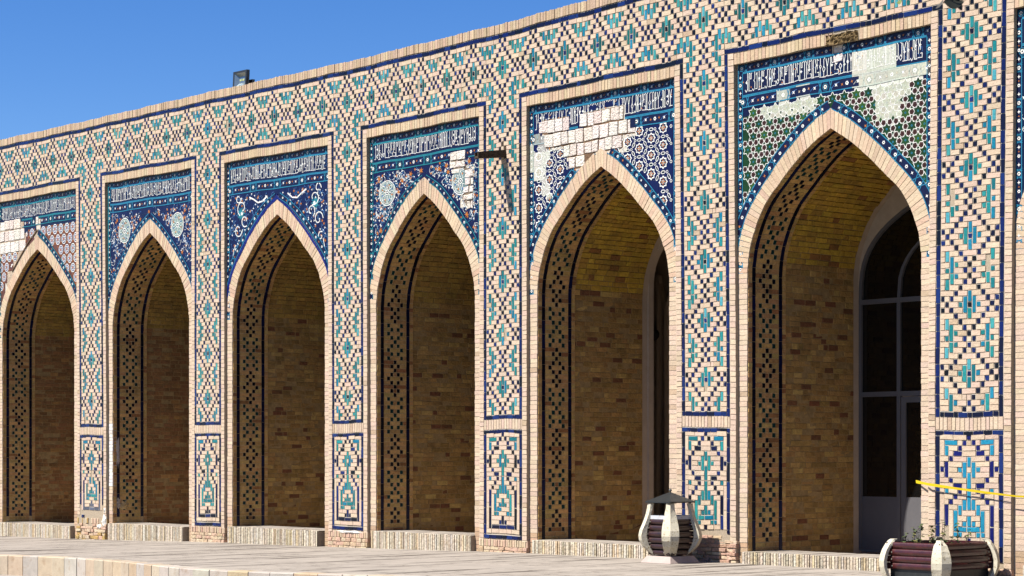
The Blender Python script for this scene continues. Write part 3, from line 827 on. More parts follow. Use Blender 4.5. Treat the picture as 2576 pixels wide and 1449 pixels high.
for a in (1, 2, 3, 4, 6, 7):
    A = ARCH[a]
    o, pts = back_wall(a, 3.95, 5.62, A.hw + .015)
    # glazed door screen
    u0, u1 = pts[0][0], pts[-1][0]; um = A.c - .85; um2 = A.c + .74
    z = -2.66
    d = MB(); 
    def bx(mb_, x0, x1, y0, y1, d0=z - .03, d1=z + .03, mi=0): mb_.box(W, x0, x1, y0, y1, d0, d1, (1, 1, 1), mi)
    bx(d, u0, u0 + .055, .1, 3.97); bx(d, u1 - .055, u1, .1, 3.97); bx(d, u0 + .055, u1 - .055, 3.90, 3.975, z - .028, z + .034)
    bx(d, um - .035, um + .035, .1, 3.90, z - .026, z + .028); bx(d, um2 - .035, um2 + .035, .1, 3.90, z - .026, z + .028)
    bx(d, u0 + .055, um - .035, 2.47, 2.545); bx(d, um + .035, um2 - .035, 2.47, 2.545); bx(d, um2 + .035, u1 - .055, 2.47, 2.545)
    for p, q in zip(pts[:-1], pts[1:]):     # arched head
        P_, Q_ = (p[0] * .965 + A.c * .035, 3.95 + (p[1] - 3.95) * .965), (q[0] * .965 + A.c * .035, 3.95 + (q[1] - 3.95) * .965)
        for w_ in (z + .03,): d.quad(W(*p, w_), W(*q, w_), W(*Q_, w_), W(*P_, w_))
        d.quad(W(*P_, z + .03), W(*Q_, z + .03), W(*Q_, z - .03), W(*P_, z - .03))
    for s in (-1, 1):
        pp = [(A.c + s * .85 * (1 - (q_ / 8) ** 1.7) , 3.97 + 1.1 * (q_ / 8) ** .62 ) for q_ in range(9)]
        for p, q in zip(pp[:-1], pp[1:]):
            vs_ = [W(p[0] - .03, p[1], z + .025), W(p[0] + .03, p[1], z + .025), W(q[0] + .03, q[1], z + .025), W(q[0] - .03, q[1], z + .025)]
            vs2 = [W(p[0] - .03, p[1], z - .025), W(p[0] + .03, p[1], z - .025), W(q[0] + .03, q[1], z - .025), W(q[0] - .03, q[1], z - .025)]
            d.add(vs_ + vs2, [(0, 1, 2, 3), (1, 5, 6, 2), (4, 0, 3, 7)])
    door = d.build('door_screen', M['grey_metal'], arcade)
    for pa, pb in ((u0 + .055, um - .035), (um2 + .035, u1 - .055)):
        pn = MB(); bx(pn, pa, pb, .1, .93, z - .015, z + .012); pn.build('door_panel', M['grey_metal'], door)
    lf = MB(); l0, l1 = um + .045, um2 - .045
    bx(lf, l0, l0 + .09, .12, 2.46, z - .02, z + .022); bx(lf, l1 - .09, l1, .12, 2.46, z - .02, z + .022); bx(lf, l0 + .09, l1 - .09, 2.37, 2.46, z - .02, z + .022); bx(lf, l0 + .09, l1 - .09, .12, .93, z - .02, z + .018)
    lf.build('door_leaf', M['grey_metal'], door)
    for x0, x1, y0, y1 in ((u0 + .055, um - .035, .93, 2.47), (u0 + .055, um - .035, 2.545, 3.90), (um + .035, um2 - .035, 2.545, 3.90), (l0 + .09, l1 - .09, .93, 2.37), (um2 + .035, u1 - .055, .93, 2.47), (um2 + .035, u1 - .055, 2.545, 3.9)):
        gmb = MB(); bx(gmb, x0, x1, y0, y1, z - .008, z - .003); gmb.build('pane', M['glass'], door)
    gmb = MB()
    for p, q in zip(pts[:-1], pts[1:]): gmb.quad(W(p[0], 3.975, z - .012), W(q[0], 3.975, z - .012), W(*q, z - .012), W(*p, z - .012))
    gmb.build('pane', M['glass'], door)
# bay five opens into a ribbed plaster room
A = ARCH[5]
o, pts = back_wall(5, 4.3, 5.75, A.hw - .02, -2.62, -2.74)
mb = MB()
mb.box(W, 10.0, 21.5, -.2, 7, -4.85, -4.78)
mb.build('room_wall', M['plaster'], arcade)
mb = MB()
mb.tube([W(12.72, .1, -4.72), W(12.72, 3.6, -4.72), W(12.74, 4.9, -4.70), W(12.86, 4.55, -4.66), W(13.03, 4.25, -4.62), W(13.05, 2, -4.6), W(13.05, 0.1, -4.6)], .06, 6)
mb.tube([W(13.03, 4.28, -4.62), W(13.12, 4.5, -4.62), W(13.2, 4.8, -4.62), W(13.22, 5.2, -4.62)], .06, 6)
mb.tube([W(13.16, .1, -4.64), W(13.16, 4.2, -4.64), W(13.25, 4.9, -4.64)], .05, 6)
mb.build('plaster_rib', M['plaster'], arcade)
mb = MB()
for i in range(10):
    a0, a1 = math.pi * i / 10 - math.pi / 2, math.pi * (i + 1) / 10 - math.pi / 2
    c = W(12.68, 3.80, -4.55)
    mb.add([W(12.66, 3.80, -4.5), W(12.66 + .14 * math.cos(a0), 3.80 + .14 * math.sin(a0), -4.5), W(12.66 + .14 * math.cos(a1), 3.80 + .14 * math.sin(a1), -4.5),
            W(12.66 + .10 * math.cos(a0), 3.80 + .10 * math.sin(a0), -4.7), W(12.66 + .10 * math.cos(a1), 3.80 + .10 * math.sin(a1), -4.7)], [(0, 1, 2), (1, 3, 4, 2)])
mb.build('wall_lamp', M['hood'], arcade)
mb = MB(); mb.box(W, 12.92, 13.4, .0, 1.25, -4.74, -4.66); mb.box(W, 12.98, 13.34, .1, 1.15, -4.66, -4.64)
mb.build('cupboard', M['orange_wood'], arcade)

# ------------------------------------------------------------------ spandrel tile panels
NB = (.005, .009, .045); LB = (.025, .20, .33); TB = (.02, .20, .25); WH = (.86, .86, .80); OR = (.50, .17, .03); GR = (.010, .042, .012); GR2 = (.030, .085, .015); BRN = (.05, .018, .014); MIDB = (.05, .14, .35)
BLK = (.01, .01, .014)
class Panel:
    def __init__(s, a):
        s.A = ARCH[a]; s.a = a; s.mb = MB(); s.miss = []; s.fade = []; s.lay = 0
        s.L = s.A.fl; s.Rr = s.A.fr
    def dv(s, u): return V(u, 9.6) - 7.37
    def P(s, u, v): return (u, v + (s.dv(u) if v > 6.6 else s.dv(u) * max(0, (v - 6.2) / .4)))
    def inside(s, poly, u, v):
        c = False; n = len(poly)
        for i in range(n):
            x1, y1 = poly[i]; x2, y2 = poly[(i + 1) % n]
            if (y1 > v) != (y2 > v) and u < (x2 - x1) * (v - y1) / (y2 - y1) + x1: c = not c
        return c
    def missing(s, u, v): return any(s.inside(p, u, v) for p in s.miss)
    def faded(s, u, v):
        for p, k in s.fade:
            if s.inside(p, u, v): return k
        return 0
    def poly(s, pts, col, lay):
        cx = sum(p[0] for p in pts) / len(pts); cy = sum(p[1] for p in pts) / len(pts)
        if cx < s.L or cx > s.Rr or cy > 7.40: return
        pts = [(min(max(p[0], s.L + .002), s.Rr - .002), min(p[1], 7.375)) for p in pts]
        if s.missing(cx, cy): return
        k = s.faded(cx, cy)
        if k and col != WH: col = tuple(lerp(c, (.62, .63, .50)[i], k) for i, c in enumerate(col))
        col = jitc(col, .10, .04)
        s.mb.add([W(*s.P(*p), PW + .0062 + lay * .0007) for p in pts], [tuple(range(len(pts)))], col)
    def rect(s, u0, u1, v0, v1, col, lay):
        n = max(1, int((u1 - u0) / .25)); m = max(1, int((v1 - v0) / .25))
        for i in range(n):
            for j in range(m):
                a, b = lerp(u0, u1, i / n), lerp(u0, u1, (i + 1) / n); c, d = lerp(v0, v1, j / m), lerp(v0, v1, (j + 1) / m)
                s.poly([(a, c), (b, c), (b, d), (a, d)], col, lay)
    def stroke(s, pts, w, col, lay, test=None):
        for p, q in zip(pts[:-1], pts[1:]):
            dx, dy = q[0] - p[0], q[1] - p[1]; l = math.hypot(dx, dy)
            if l < 1e-6: continue
            if test and not test((p[0] + q[0]) / 2, (p[1] + q[1]) / 2): continue
            dx, dy = dx / l * w / 2, dy / l * w / 2
            s.poly([(p[0] - dx * .5 - dy, p[1] - dy * .5 + dx), (p[0] - dx * .5 + dy, p[1] - dy * .5 - dx), (q[0] + dx * .5 + dy, q[1] + dy * .5 - dx), (q[0] + dx * .5 - dy, q[1] + dy * .5 + dx)], col, lay)
    def disc(s, u, v, r, col, lay, n=8, r2=None, ph=0.):
        r2 = r2 or r
        s.poly([(u + r * math.cos(ph + 2 * math.pi * i / n), v + r2 * math.sin(ph + 2 * math.pi * i / n)) for i in range(n)], col, lay)
    def star(s, u, v, n, ra, rb, col, lay, ph=0.):
        pts = []
        for i in range(2 * n):
            r = ra if i % 2 == 0 else rb; an = ph + math.pi * i / n; pts.append((u + r * math.cos(an), v + r * math.sin(an)))
        for i in range(2 * n): s.poly([(u, v), pts[i], pts[(i + 1) % (2 * n)]], col, lay)
    def oring(s, u, v, r, w, col, lay, n=16, ry=None):
        ry = ry or r
        pts = [(u + r * math.cos(2 * math.pi * i / n), v + ry * math.sin(2 * math.pi * i / n)) for i in range(n + 1)]
        s.stroke(pts, w, col, lay)
    def flower(s, u, v, r, lay, pet=WH, core=BLK, n=6):
        for i in range(n):
            an = 2 * math.pi * i / n; s.disc(u + r * .62 * math.cos(an), v + r * .62 * math.sin(an), r * .36, pet, lay, 5)
        s.disc(u, v, r * .33, core, lay + 1, 5)
    def band_h(s, v0, v1, style):
        """ornament band between two heights, running the width of the panel"""
        u0, u1 = s.L, s.Rr; m = (v0 + v1) / 2; h = v1 - v0; e = .016
        s.rect(u0, u1, v0, v1, NB, 6); s.rect(u0 + .1, u1 - .1, v0, v0 + e, LBc, 7); 
        if style != 'top': s.rect(u0 + .1, u1 - .1, v1 - e, v1, LBc, 7)
        n = int((u1 - u0) / (h * 1.15)); st = (u1 - u0) / n
        for i in range(n):
            x = u0 + st * (i + .5); k = i % 4
            if k == 0:
                s.disc(x, m, h * .30, (.012, .012, .03), 8, 6); s.oring(x, m, h * .30, .012, LBc, 8, 6); s.flower(x, m, h * .20, 9)
                for sg in (-1, 1): s.stroke([(x + sg * h * .42, v0), (x + sg * h * .72, v1)], .014, LBc, 8); s.stroke([(x + sg * h * .72, v0), (x + sg * h * .42, v1)], .014, LBc, 8)
            elif k == 2: s.flower(x, m, h * .19, 9); s.star(x + st * .45, m + h * .05, 4, h * .16, h * .05, OR, 9, R()); s.star(x - st * .45, m - h * .05, 4, h * .16, h * .05, OR, 9, R())
            else:
                s.star(x, m, 4, h * .19, h * .07, WH, 9, .8 * (i % 2)); s.stroke([(x - st * .4, m - h * .2), (x - st * .1, m + h * .1), (x + st * .3, m + h * .2)], .009, MIDB, 8)
    def band_v(s, u0, u1, v0, v1):
        w = u1 - u0; m = (u0 + u1) / 2; s.rect(u0, u1, v0, v1, NB, 6); s.rect(u0, u0 + .012, v0, v1, LBc, 7); s.rect(u1 - .012, u1, v0, v1, LBc, 7)
        n = int((v1 - v0) / (w * 1.15)); st = (v1 - v0) / max(1, n)
        for i in range(n):
            y = v0 + st * (i + .5); k = i % 4
            if k == 0:
                s.flower(m, y, w * .30, 9)
                s.stroke([(u0, y + w * .35), (u1, y + w * .65)], .014, LBc, 8); s.stroke([(u1, y + w * .35), (u0, y + w * .65)], .014, LBc, 8)
                s.stroke([(u0, y - w * .35), (u1, y - w * .65)], .014, LBc, 8); s.stroke([(u1, y - w * .35), (u0, y - w * .65)], .014, LBc, 8)
            elif k == 2: s.flower(m, y, w * .26, 9); s.star(m, y + st * .5, 4, w * .16, w * .06, OR, 9)
            else: s.star(m, y, 4, w * .30, w * .1, WH, 9)
    def band_arch(s, off0, wid, seg=None, sides=(-1, 1), col=NB):
        A = s.A
        for sd in sides:
            N = 44; P_ = []
            for i in range(N + 1):
                t = sd * (1 - i / N) if i < N else sd * 1e-5
                p = A.ept(t); p1 = A.ept(sd * max(1e-5, abs(t) - .01)); p0 = A.ept(sd * min(1, abs(t) + .01))
                tx, ty = p1[0] - p0[0], p1[1] - p0[1]; l = math.hypot(tx, ty) or 1; nx, ny = (-ty / l, tx / l) if sd < 0 else (ty / l, -tx / l)
                P_.append((p, (nx, ny)))
            def at(i, o):
                p, n_ = P_[i]; x = p[0] + n_[0] * o; y = p[1] + n_[1] * o
                if (x - A.c) * sd < 0: y += (A.c - x) * sd * n_[0] / (n_[1] + 1e-6) * sd * 0; x = A.c
                return x, y
            acc = 0
            for i in range(N):
                if P_[i][0][1] < A.sp + .05: continue
                a_, b_ = at(i, off0), at(i + 1, off0); c_, d_ = at(i + 1, off0 + wid), at(i, off0 + wid)
                s.poly([a_, b_, c_, d_], col, 11)
                e = .014
                s.poly([at(i, off0 + wid - e), at(i + 1, off0 + wid - e), c_, d_], LBc, 12)
                s.poly([a_, b_, at(i + 1, off0 + e), at(i, off0 + e)], LBc, 12)
                acc += math.hypot(b_[0] - a_[0], b_[1] - a_[1])
                if acc > wid * .95:
                    acc = 0; m = at(i, off0 + wid / 2); s.kk = getattr(s, 'kk', 0) + 1; k = s.kk % 4
                    if k == 0:
                        s.flower(*m, wid * .21, 13)
                        for o in (-1, 1):
                            j = min(N, max(0, i + o)); s.stroke([at(j, off0), at(min(N, j + 1), off0 + wid)], .012, LBc, 12); s.stroke([at(min(N, j + 1), off0), at(j, off0 + wid)], .012, LBc, 12)
                    elif k == 2: s.flower(*m, wid * .20, 13)
                    else: s.star(*m, 4, wid * .20, wid * .07, random.choice([WH, WH, OR]), 13, R())
    def kufic(s, v0, v1, u0, u1):
        s.rect(u0, u1, v0, v1, NB, 5)
        G = [  # strokes in a unit box (x right, y up), square kufic letters with knotted stems
            (.30, [[(.02, .15), (.2, .15)], [(.2, .15), (.2, .95)], [(.2, .95), (.08, .84)]]),
            (.42, [[(.05, .12), (.36, .12), (.36, .9), (.26, 1)], [(.16, .12), (.16, .92), (.06, 1)]]),
            (.40, [[(.2, .1), (.2, .32)], [(.2, .32), (.32, .46), (.2, .6), (.08, .46), (.2, .32)], [(.2, .6), (.2, .9), (.3, 1)], [(.02, .1), (.38, .1)]]),
            (.46, [[(.04, .12), (.4, .12)], [(.1, .12), (.1, .95)], [(.1, .95), (.22, .95), (.22, .7), (.34, .7), (.34, .95), (.42, .95)]]),
            (.36, [[(.05, .3), (.18, .42), (.3, .3), (.18, .18), (.05, .3)], [(.3, .3), (.3, .92), (.2, 1)]]),
            (.5, [[(.05, .14), (.45, .14), (.45, .34), (.3, .34)], [(.12, .34), (.12, .6), (.2, .7), (.12, .8), (.12, .98)], [(.28, .5), (.28, .98), (.4, .9)]]),
            (.44, [[(.06, .95), (.18, .55), (.32, .95)], [(.18, .55), (.18, .12)], [(.04, .12), (.4, .12)]]),
            (.34, [[(.08, .12), (.08, .92), (.0, 1)], [(.2, .12), (.2, .92), (.28, 1)], [(.02, .12), (.3, .12)], [(.08, .55), (.2, .55)]]),
            (.38, [[(.04, .2), (.16, .08), (.3, .2), (.3, .5), (.2, .58), (.3, .66), (.3, 1)]]),
            (.30, [[(.14, .5), (.22, .6), (.14, .7), (.06, .6), (.14, .5)], [(.14, .1), (.14, .5)], [(.14, .7), (.14, .98)], [(.04, .1), (.26, .1)]])]
        h = (v1 - v0) * .92; y0 = v0 + (v1 - v0) * .05; x = u0 + .04
        for _ in range(int((u1 - u0) * 9)):      # fine scrolls behind the letters
            cx_, cy_ = RU(u0 + .05, u1 - .05), RU(v0 + .05, v1 - .05); r = RU(.02, .04); a0 = RU(0, 6)
            s.stroke([(cx_ + r * math.cos(a0 + q * .7), cy_ + r * math.sin(a0 + q * .7)) for q in range(6)], .006, MIDB, 6)
            if R() < .4: s.disc(RU(u0, u1), RU(v0 + .04, v1 - .04), .012, OR, 6, 5)
        while x < u1 - .1:
            w_, st = random.choice(G); k = h * .62
            for l in st:
                s.stroke([(x + p[0] * k + RU(-.002, .002), y0 + p[1] * h + RU(-.004, .004)) for p in l], .0088, WH, 8)
            if R() < .5: s.star(x + w_ * k * .5, y0 + h * RU(.45, .75), 4, .026, .012, WH, 8)
            x += w_ * k * .86 + .004
    def tiles(s, colf, tw=.2, th=.26, row0=7.37, pitchrows=None, parent=None):
        A = s.A; v1 = row0; r = 0
        while v1 > A.sp - .1:
            v0 = v1 - th; u = s.L - (r % 2) * tw * .5
            while u < s.Rr:
                a_, b_ = max(u, s.L), min(u + tw, s.Rr)
                if b_ - a_ > .02:
                    N = 6; xs = [lerp(a_ + .002, b_ - .002, i / N) for i in range(N + 1)]
                    lo = [max(v0 + .002, VE(A, x) - .03) for x in xs]; hi = v1 - .002
                    if min(lo) < hi - .01:
                        mcx, mcy = (a_ + b_) / 2, (max(lo) + hi) / 2
                        if not s.missing(mcx, (v0 + v1) / 2 if mcy > hi else mcy):
                            lo = [min(l, hi) for l in lo]
                            k = s.faded(mcx, mcy); c = colf(mcx, mcy)
                            if k: c = tuple(lerp(q, (.74, .73, .62)[i], k) for i, q in enumerate(c))
                            c = jitc(c, .12)
                            pts = [(x, l) for x, l in zip(xs, lo)] + [(b_ - .002, hi), (a_ + .002, hi)]
                            n = len(pts)
                            vv = [W(*s.P(*p), PW - .004) for p in pts] + [W(*s.P(*p), PW + .0055) for p in pts]
                            q = [scr(p) for p in vv[n:]]; ar = abs(sum(q[i][0] * q[(i + 1) % n][1] - q[(i + 1) % n][0] * q[i][1] for i in range(n))) / 2
                            xx = [p[0] for p in q]
                            if max(xx) > -200 and min(xx) < 2800:
                                if max(xx) < 0 or min(xx) > 2576: ar = 0
                                REG.setdefault('panel_tile', []).append((ar, vv, [tuple(range(n, 2 * n))] + [(i, (i + 1) % n, n + (i + 1) % n, n + i) for i in range(n)], c, M['tile'], panel_obj[s.a]))
                u += tw
            v1 = v0; r += 1
    def free(s, u, v, m=0.):
        if u < s.L + .1 or u > s.Rr - .1 or v > 6.70: return False
        return not inarch(s.A, u, v, m)
    def done(s):
        o = s.mb.build('painted_ornament', M['paint'], panel_obj[s.a]); return o
def blocks(s, rows, wmean, name='plaster_block', irregular=.009):
    """bare blocks left where the tiles have fallen"""
    for (u0, u1, v0, v1) in rows:
        u = u0
        while u < u1 - .03:
            l = wmean * RU(.8, 1.2)
            if u1 - u - l < .06: l = u1 - u
            if not inarch(s.A, u + l / 2, v0 + .02, 0.0):
                q = [(u + .007, v0 + .010), (u + l - .007, v0 + .010), (u + l - .007, v1 - .010), (u + .007, v1 - .010)]
                q = [s.P(p[0] + RU(-irregular, irregular), p[1] + RU(-irregular, irregular)) for p in q]
                c = jitc(random.choice([(.76, .69, .61), (.80, .71, .65), (.72, .62, .55), (.80, .74, .66)]), .06)
                piece(name, W, 0, 0, 0, 0, PW + .014 + RU(-.006, .006), c, M['raw'], panel_obj[s.a], gap=.0, jit=.0, bev=.007, h0=PW - .03, quad=q)
            u += l
    # a dark bed behind the joints
def bed(s, poly, col=(.30, .20, .12)):
    mb = MB(); mb.add([W(*s.P(*p), PW + .001) for p in poly], [tuple(range(len(poly)))], col); mb.build('exposed_bed', M['rubble'], panel_obj[s.a])
def bands(s, lb):
    global LBc
    LBc = lb
    s.band_h(7.235, 7.375, 'top'); s.kufic(6.905, 7.232, s.L + .1, s.Rr - .1); s.rect(s.L + .1, s.Rr - .1, 6.893, 6.909, LBc, 7); s.rect(s.L + .1, s.Rr - .1, 7.222, 7.238, LBc, 8)
    s.band_h(6.72, 6.890, 'mid'); s.band_v(s.L + .004, s.L + .10, s.A.sp + .0, 7.23); s.band_v(s.Rr - .10, s.Rr - .004, s.A.sp, 7.23)
def vine(s, n, cols=(MIDB, WH), orange=.25):
    """curling stems with leaves and blossoms"""
    c = 0; tries = 0
    while c < n and tries < n * 30:
        tries += 1; u, v = RU(s.L + .12, s.Rr - .12), RU(s.A.sp + .3, 6.66)
        if not s.free(u, v, .16) or s.missing(u, v): continue
        c += 1; an = RU(0, 6.28); r = RU(.03, .08); pts = []
        for q in range(6): pts.append((u + r * math.cos(an + q * .6), v + r * math.sin(an + q * .6)))
        s.stroke(pts, .0062, random.choice(cols), 2, lambda a, b: s.free(a, b, .13))
        x, y = pts[-1]
        if s.free(x, y, .13):
            if R() < orange: s.star(x, y, 5, .034, .014, OR, 3, R() * 6)
            elif R() < .6: s.star(x, y, 3, .026, .010, WH, 3, R() * 6)
            else: s.disc(x, y, .014, random.choice([WH, MIDB, LBc]), 3, 5)
        for q in (1, 3): 
            px, py = pts[q]; b = RU(0, 6.28); s.poly([(px, py), (px + .02 * math.cos(b), py + .02 * math.sin(b)), (px + .02 * math.cos(b + .7), py + .02 * math.sin(b + .7))], random.choice(cols), 3)
def medallion(s, u, v, rx, ry):
    s.disc(u, v, rx, (.16, .25, .24), 3, 20, ry); s.oring(u, v, rx, .016, WH, 5, 22, ry); s.oring(u, v, rx * .86, .008, WH, 5, 18, ry * .86)
    for i in range(8):
        an = math.pi * i / 4; a2 = an + math.pi / 8
        s.stroke([(u + rx * .3 * math.cos(an), v + ry * .3 * math.sin(an)), (u + rx * .62 * math.cos(an + .25), v + ry * .62 * math.sin(an + .25)), (u + rx * .82 * math.cos(an), v + ry * .82 * math.sin(an))], .009, WH, 5)
        s.stroke([(u + rx * .3 * math.cos(an), v + ry * .3 * math.sin(an)), (u + rx * .62 * math.cos(an - .25), v + ry * .62 * math.sin(an - .25)), (u + rx * .82 * math.cos(an), v + ry * .82 * math.sin(an))], .009, WH, 5)
        s.disc(u + rx * .64 * math.cos(a2), v + ry * .64 * math.sin(a2), rx * .09, OR if i % 2 else MIDB, 5, 6)
    s.star(u, v, 8, rx * .3, rx * .22, WH, 5); s.disc(u, v, rx * .18, NB, 6, 8); s.disc(u, v, rx * .09, WH, 7, 6)
LBc = LB
PN = {}
# --- bay one: brown, white and orange hexagon panel, left part fallen
s = Panel(1); PN[1] = s
s.miss = [[(-4.35, 6.95), (-3.20, 6.95), (-3.20, 6.86), (-3.02, 6.6), (-3.02, 6.45), (-3.25, 6.2), (-4.35, 6.2)], [(-2.42, 6.60), (-2.50, 6.45), (-3.95, 5.50), (-4.05, 5.60), (-3.4, 6.2)], [(-2.62, 6.95), (-2.42, 6.95), (-2.40, 6.72), (-2.56, 6.72)]]
bands(s, TB); s.band_arch(.0, .13, sides=(1,)); 
s.tiles(lambda u, v: NB if v > 6.70 else (.13, .045, .03))
g = .27
for i in range(-9, 10):
    for j in range(-9, 9):
        cu, cv = s.A.c + i * g + (j % 2) * g / 2, 6.56 + j * g * .80
        if cv > 6.68 or not s.free(cu, cv, .10): continue
        s.disc(cu, cv, g * .40, WH, 2, 8, ph=.4); s.disc(cu, cv, g * .34, (.09, .10, .20), 3, 8, ph=.4); s.star(cu, cv, 8, g * .27, g * .18, WH, 4); s.disc(cu, cv, g * .17, (.12, .12, .22), 5, 8); s.star(cu, cv, 5, g * .15, g * .06, OR, 6)
        for q in range(6):
            an = math.pi / 3 * q + math.pi / 6; x, y = cu + g * .52 * math.cos(an), cv + g * .52 * math.sin(an)
            if s.free(x, y, .06): s.disc(x, y, g * .10, OR, 3, 4, ph=an); s.disc(x, y, g * .055, (.12, .03, .02), 4, 4, ph=an)
s.done()
blocks(s, [(-4.30, -3.30, 6.70, 6.93), (-4.30, -3.10, 6.46, 6.69), (-4.30, -3.06, 6.22, 6.45), (-3.3, -3.0, 6.0, 6.21), (-2.58, -2.44, 6.72, 6.92)], .24)
bed(s, [(-4.35, 6.95), (-3.02, 6.95), (-3.0, 6.4), (-2.44, 6.62), (-2.46, 6.46), (-3.95, 5.45), (-4.1, 5.6), (-3.5, 6.18), (-4.35, 6.18)], (.50, .40, .30))
mb = MB(); mb.tube([W(-2.5, 6.66, PW + .01), W(-2.9, 6.42, PW + .012), W(-3.3, 6.12, PW + .01), W(-3.7, 5.8, PW + .01)], .017, 5, (.20, .13, .08)); mb.build('broken_rim', M['rubble'], panel_obj[1])
# --- bay two: navy floral with two pale medallions
s = Panel(2); PN[2] = s; bands(s, LB); s.band_arch(.0, .115)
s.tiles(lambda u, v: (.005, .009, .06)); vine(s, 260, (MIDB, WH, (.10, .25, .5)), .22)
medallion(s, 1.355, 6.32, .235, .25); medallion(s, 3.465, 6.28, .235, .25)
for u_, v_ in ((1.05, 6.55), (1.1, 6.4), (1.75, 6.35), (2.0, 6.5), (2.75, 6.55), (3.0, 6.45), (3.75, 6.55), (3.72, 6.4), (1.15, 5.6), (3.65, 5.7), (1.9, 6.25), (2.35, 6.62)): s.star(u_, v_, 6, .055, .02, OR, 6, R())
s.rect(s.L, s.L + .035, 5.2, 7.3, TB, 14)
s.done()
# --- bay three: navy with white scrolls, a rim of navy bars along the left of the arch
s = Panel(3); PN[3] = s; bands(s, LB); s.band_arch(.075, .125)
s.tiles(lambda u, v: (.005, .009, .06)); vine(s, 200, (MIDB, (.10, .25, .5)), .3)
for sg in (-1, 1):
    c = s.A.c + sg * 1.22
    for (x, y, r, a0, a1) in ((0, 6.42, .17, -2, 3), (-.1 * sg, 6.15, .13, -1, 4), (.13 * sg, 5.98, .15, 0, 5), (.2 * sg, 5.65, .09, 1, 6), (.12 * sg, 6.62, .10, 0, 5)):
        s.stroke([(c + x + r * (1 - .06 * q) * math.cos(a0 + q * .55 * sg), y + r * (1 - .06 * q) * math.sin(a0 + q * .55 * sg)) for q in range(11)], .02, WH, 6, lambda a, b: s.free(a, b, .18))
    s.stroke([(s.A.c + sg * .35, 6.60), (s.A.c + sg * .5, 6.50), (s.A.c + sg * .66, 6.48), (s.A.c + sg * .8, 6.56), (s.A.c + sg * .95, 6.62)], .03, WH, 6)
    s.stroke([(s.A.c + sg * 1.5, 5.6), (s.A.c + sg * 1.56, 5.4), (s.A.c + sg * 1.54, 5.2), (s.A.c + sg * 1.6, 5.0)], .014, WH, 6)
    s.star(c + sg * .03, 6.30, 10, .15, .075, TB, 5); s.star(c, 6.30, 8, .05, .025, WH, 7)
A = s.A
for sd in (-1, 1):
    N = 40
    for i in range(1, N):
        t0, t1 = sd * (1 - i / N), sd * (1 - (i + 1) / N)
        p, q = A.ept(t0), A.ept(t1 if i < N - 1 else sd * 1e-5)
        tx, ty = q[0] - p[0], q[1] - p[1]; l = math.hypot(tx, ty); nx, ny = (-ty / l, tx / l) if sd < 0 else (ty / l, -tx / l); e = .07 if sd < 0 else .045
        x2 = (p[0] + nx * e + tx * .04, p[1] + ny * e + ty * .04); x3 = (q[0] + nx * e - tx * .04, q[1] + ny * e - ty * .04)
        if i == N - 1: x3 = (A.c, x3[1] + .04)
        qd = [(p[0] + tx * .04, p[1] + ty * .04), (q[0] - tx * .04, q[1] - ty * .04), x3, x2]
        if sd > 0: qd = [qd[1], qd[0], qd[3], qd[2]]
        piece('rim_bar', lambda a_, b_, h: W(a_, b_, PW + h), 0, 0, 0, 0, .018, jitc((.008, .014, .16), .2), M['glaze'], panel_obj[3], gap=0, jit=0, bev=0, h0=-.004, quad=qd)
s.done()
# --- bay four: navy with orange blossoms, two medallions, right side fallen
s = Panel(4); PN[4] = s
s.miss = [[(12.31, 6.87), (12.72, 6.85), (12.72, 6.54), (12.56, 6.56), (12.56, 6.41), (12.35, 6.43), (12.28, 6.66)], [(12.65, 6.53), (13.02 - .10, 6.47), (13.02 - .10, 5.74), (12.8, 5.78), (12.62, 5.97), (12.68, 6.14), (12.68, 6.25)]]
bands(s, TB); s.band_arch(.0, .12)
s.tiles(lambda u, v: (.005, .008, .055), tw=.19); vine(s, 330, (MIDB, WH, LB), .2)
medallion(s, 10.52, 6.28, .235, .25); medallion(s, 12.58, 6.28, .225, .25)
for u_, v_ in ((10.28, 6.6), (10.95, 6.5), (11.2, 6.6), (10.85, 6.25), (12.0, 6.6), (12.25, 6.5), (12.2, 6.63), (12.82, 6.65), (12.75, 5.68), (10.33, 5.6), (11.5, 6.63)): s.star(u_, v_, 6, .065, .022, OR, 6, R())
s.done()
blocks(s, [(12.30, 12.72, 6.70, 6.86), (12.29, 12.71, 6.56, 6.69), (12.33, 12.56, 6.43, 6.55)], .17, irregular=.012)
blocks(s, [(12.70, 12.92, 6.33, 6.49), (12.70, 12.92, 6.18, 6.32), (12.66, 12.92, 6.04, 6.17), (12.64, 12.92, 5.92, 6.03), (12.74, 12.92, 5.76, 5.91)], .13, irregular=.016)
bed(s, [(12.30, 6.87), (12.72, 6.86), (12.72, 6.54), (12.92, 6.48), (12.92, 5.74), (12.8, 5.76), (12.62, 5.95), (12.68, 6.25), (12.55, 6.41), (12.34, 6.42)], (.22, .17, .13))
# --- bay five: hexagon lattice, many blocks bare
s = Panel(5); PN[5] = s
s.miss = [[(14.59, 7.10), (15.36, 7.10), (15.36, 6.87), (15.58, 6.87), (15.58, 7.10), (16.60, 7.10), (16.60, 6.88), (16.88, 6.88), (16.88, 6.63), (16.58, 6.63), (16.58, 6.40), (15.9, 6.40), (15.9, 6.17), (15.32, 6.17), (15.32, 6.40), (15.18, 6.40), (15.18, 6.63), (14.72, 6.63), (14.72, 6.87), (14.59, 6.87)]]
s.fade = [([(14.38, 6.63), (14.95, 6.61), (14.95, 6.42), (14.71, 6.4), (14.68, 6.16), (14.49, 6.16), (14.36, 6.34)], .72), ([(14.66, 5.95), (14.9, 5.95), (14.9, 5.75), (14.66, 5.75)], .7), ([(14.48, 6.86), (14.72, 6.86), (14.72, 6.63), (14.48, 6.63)], .5)]
bands(s, LB); s.band_arch(.0, .13)
s.tiles(lambda u, v: (.005, .009, .065))
g = .30
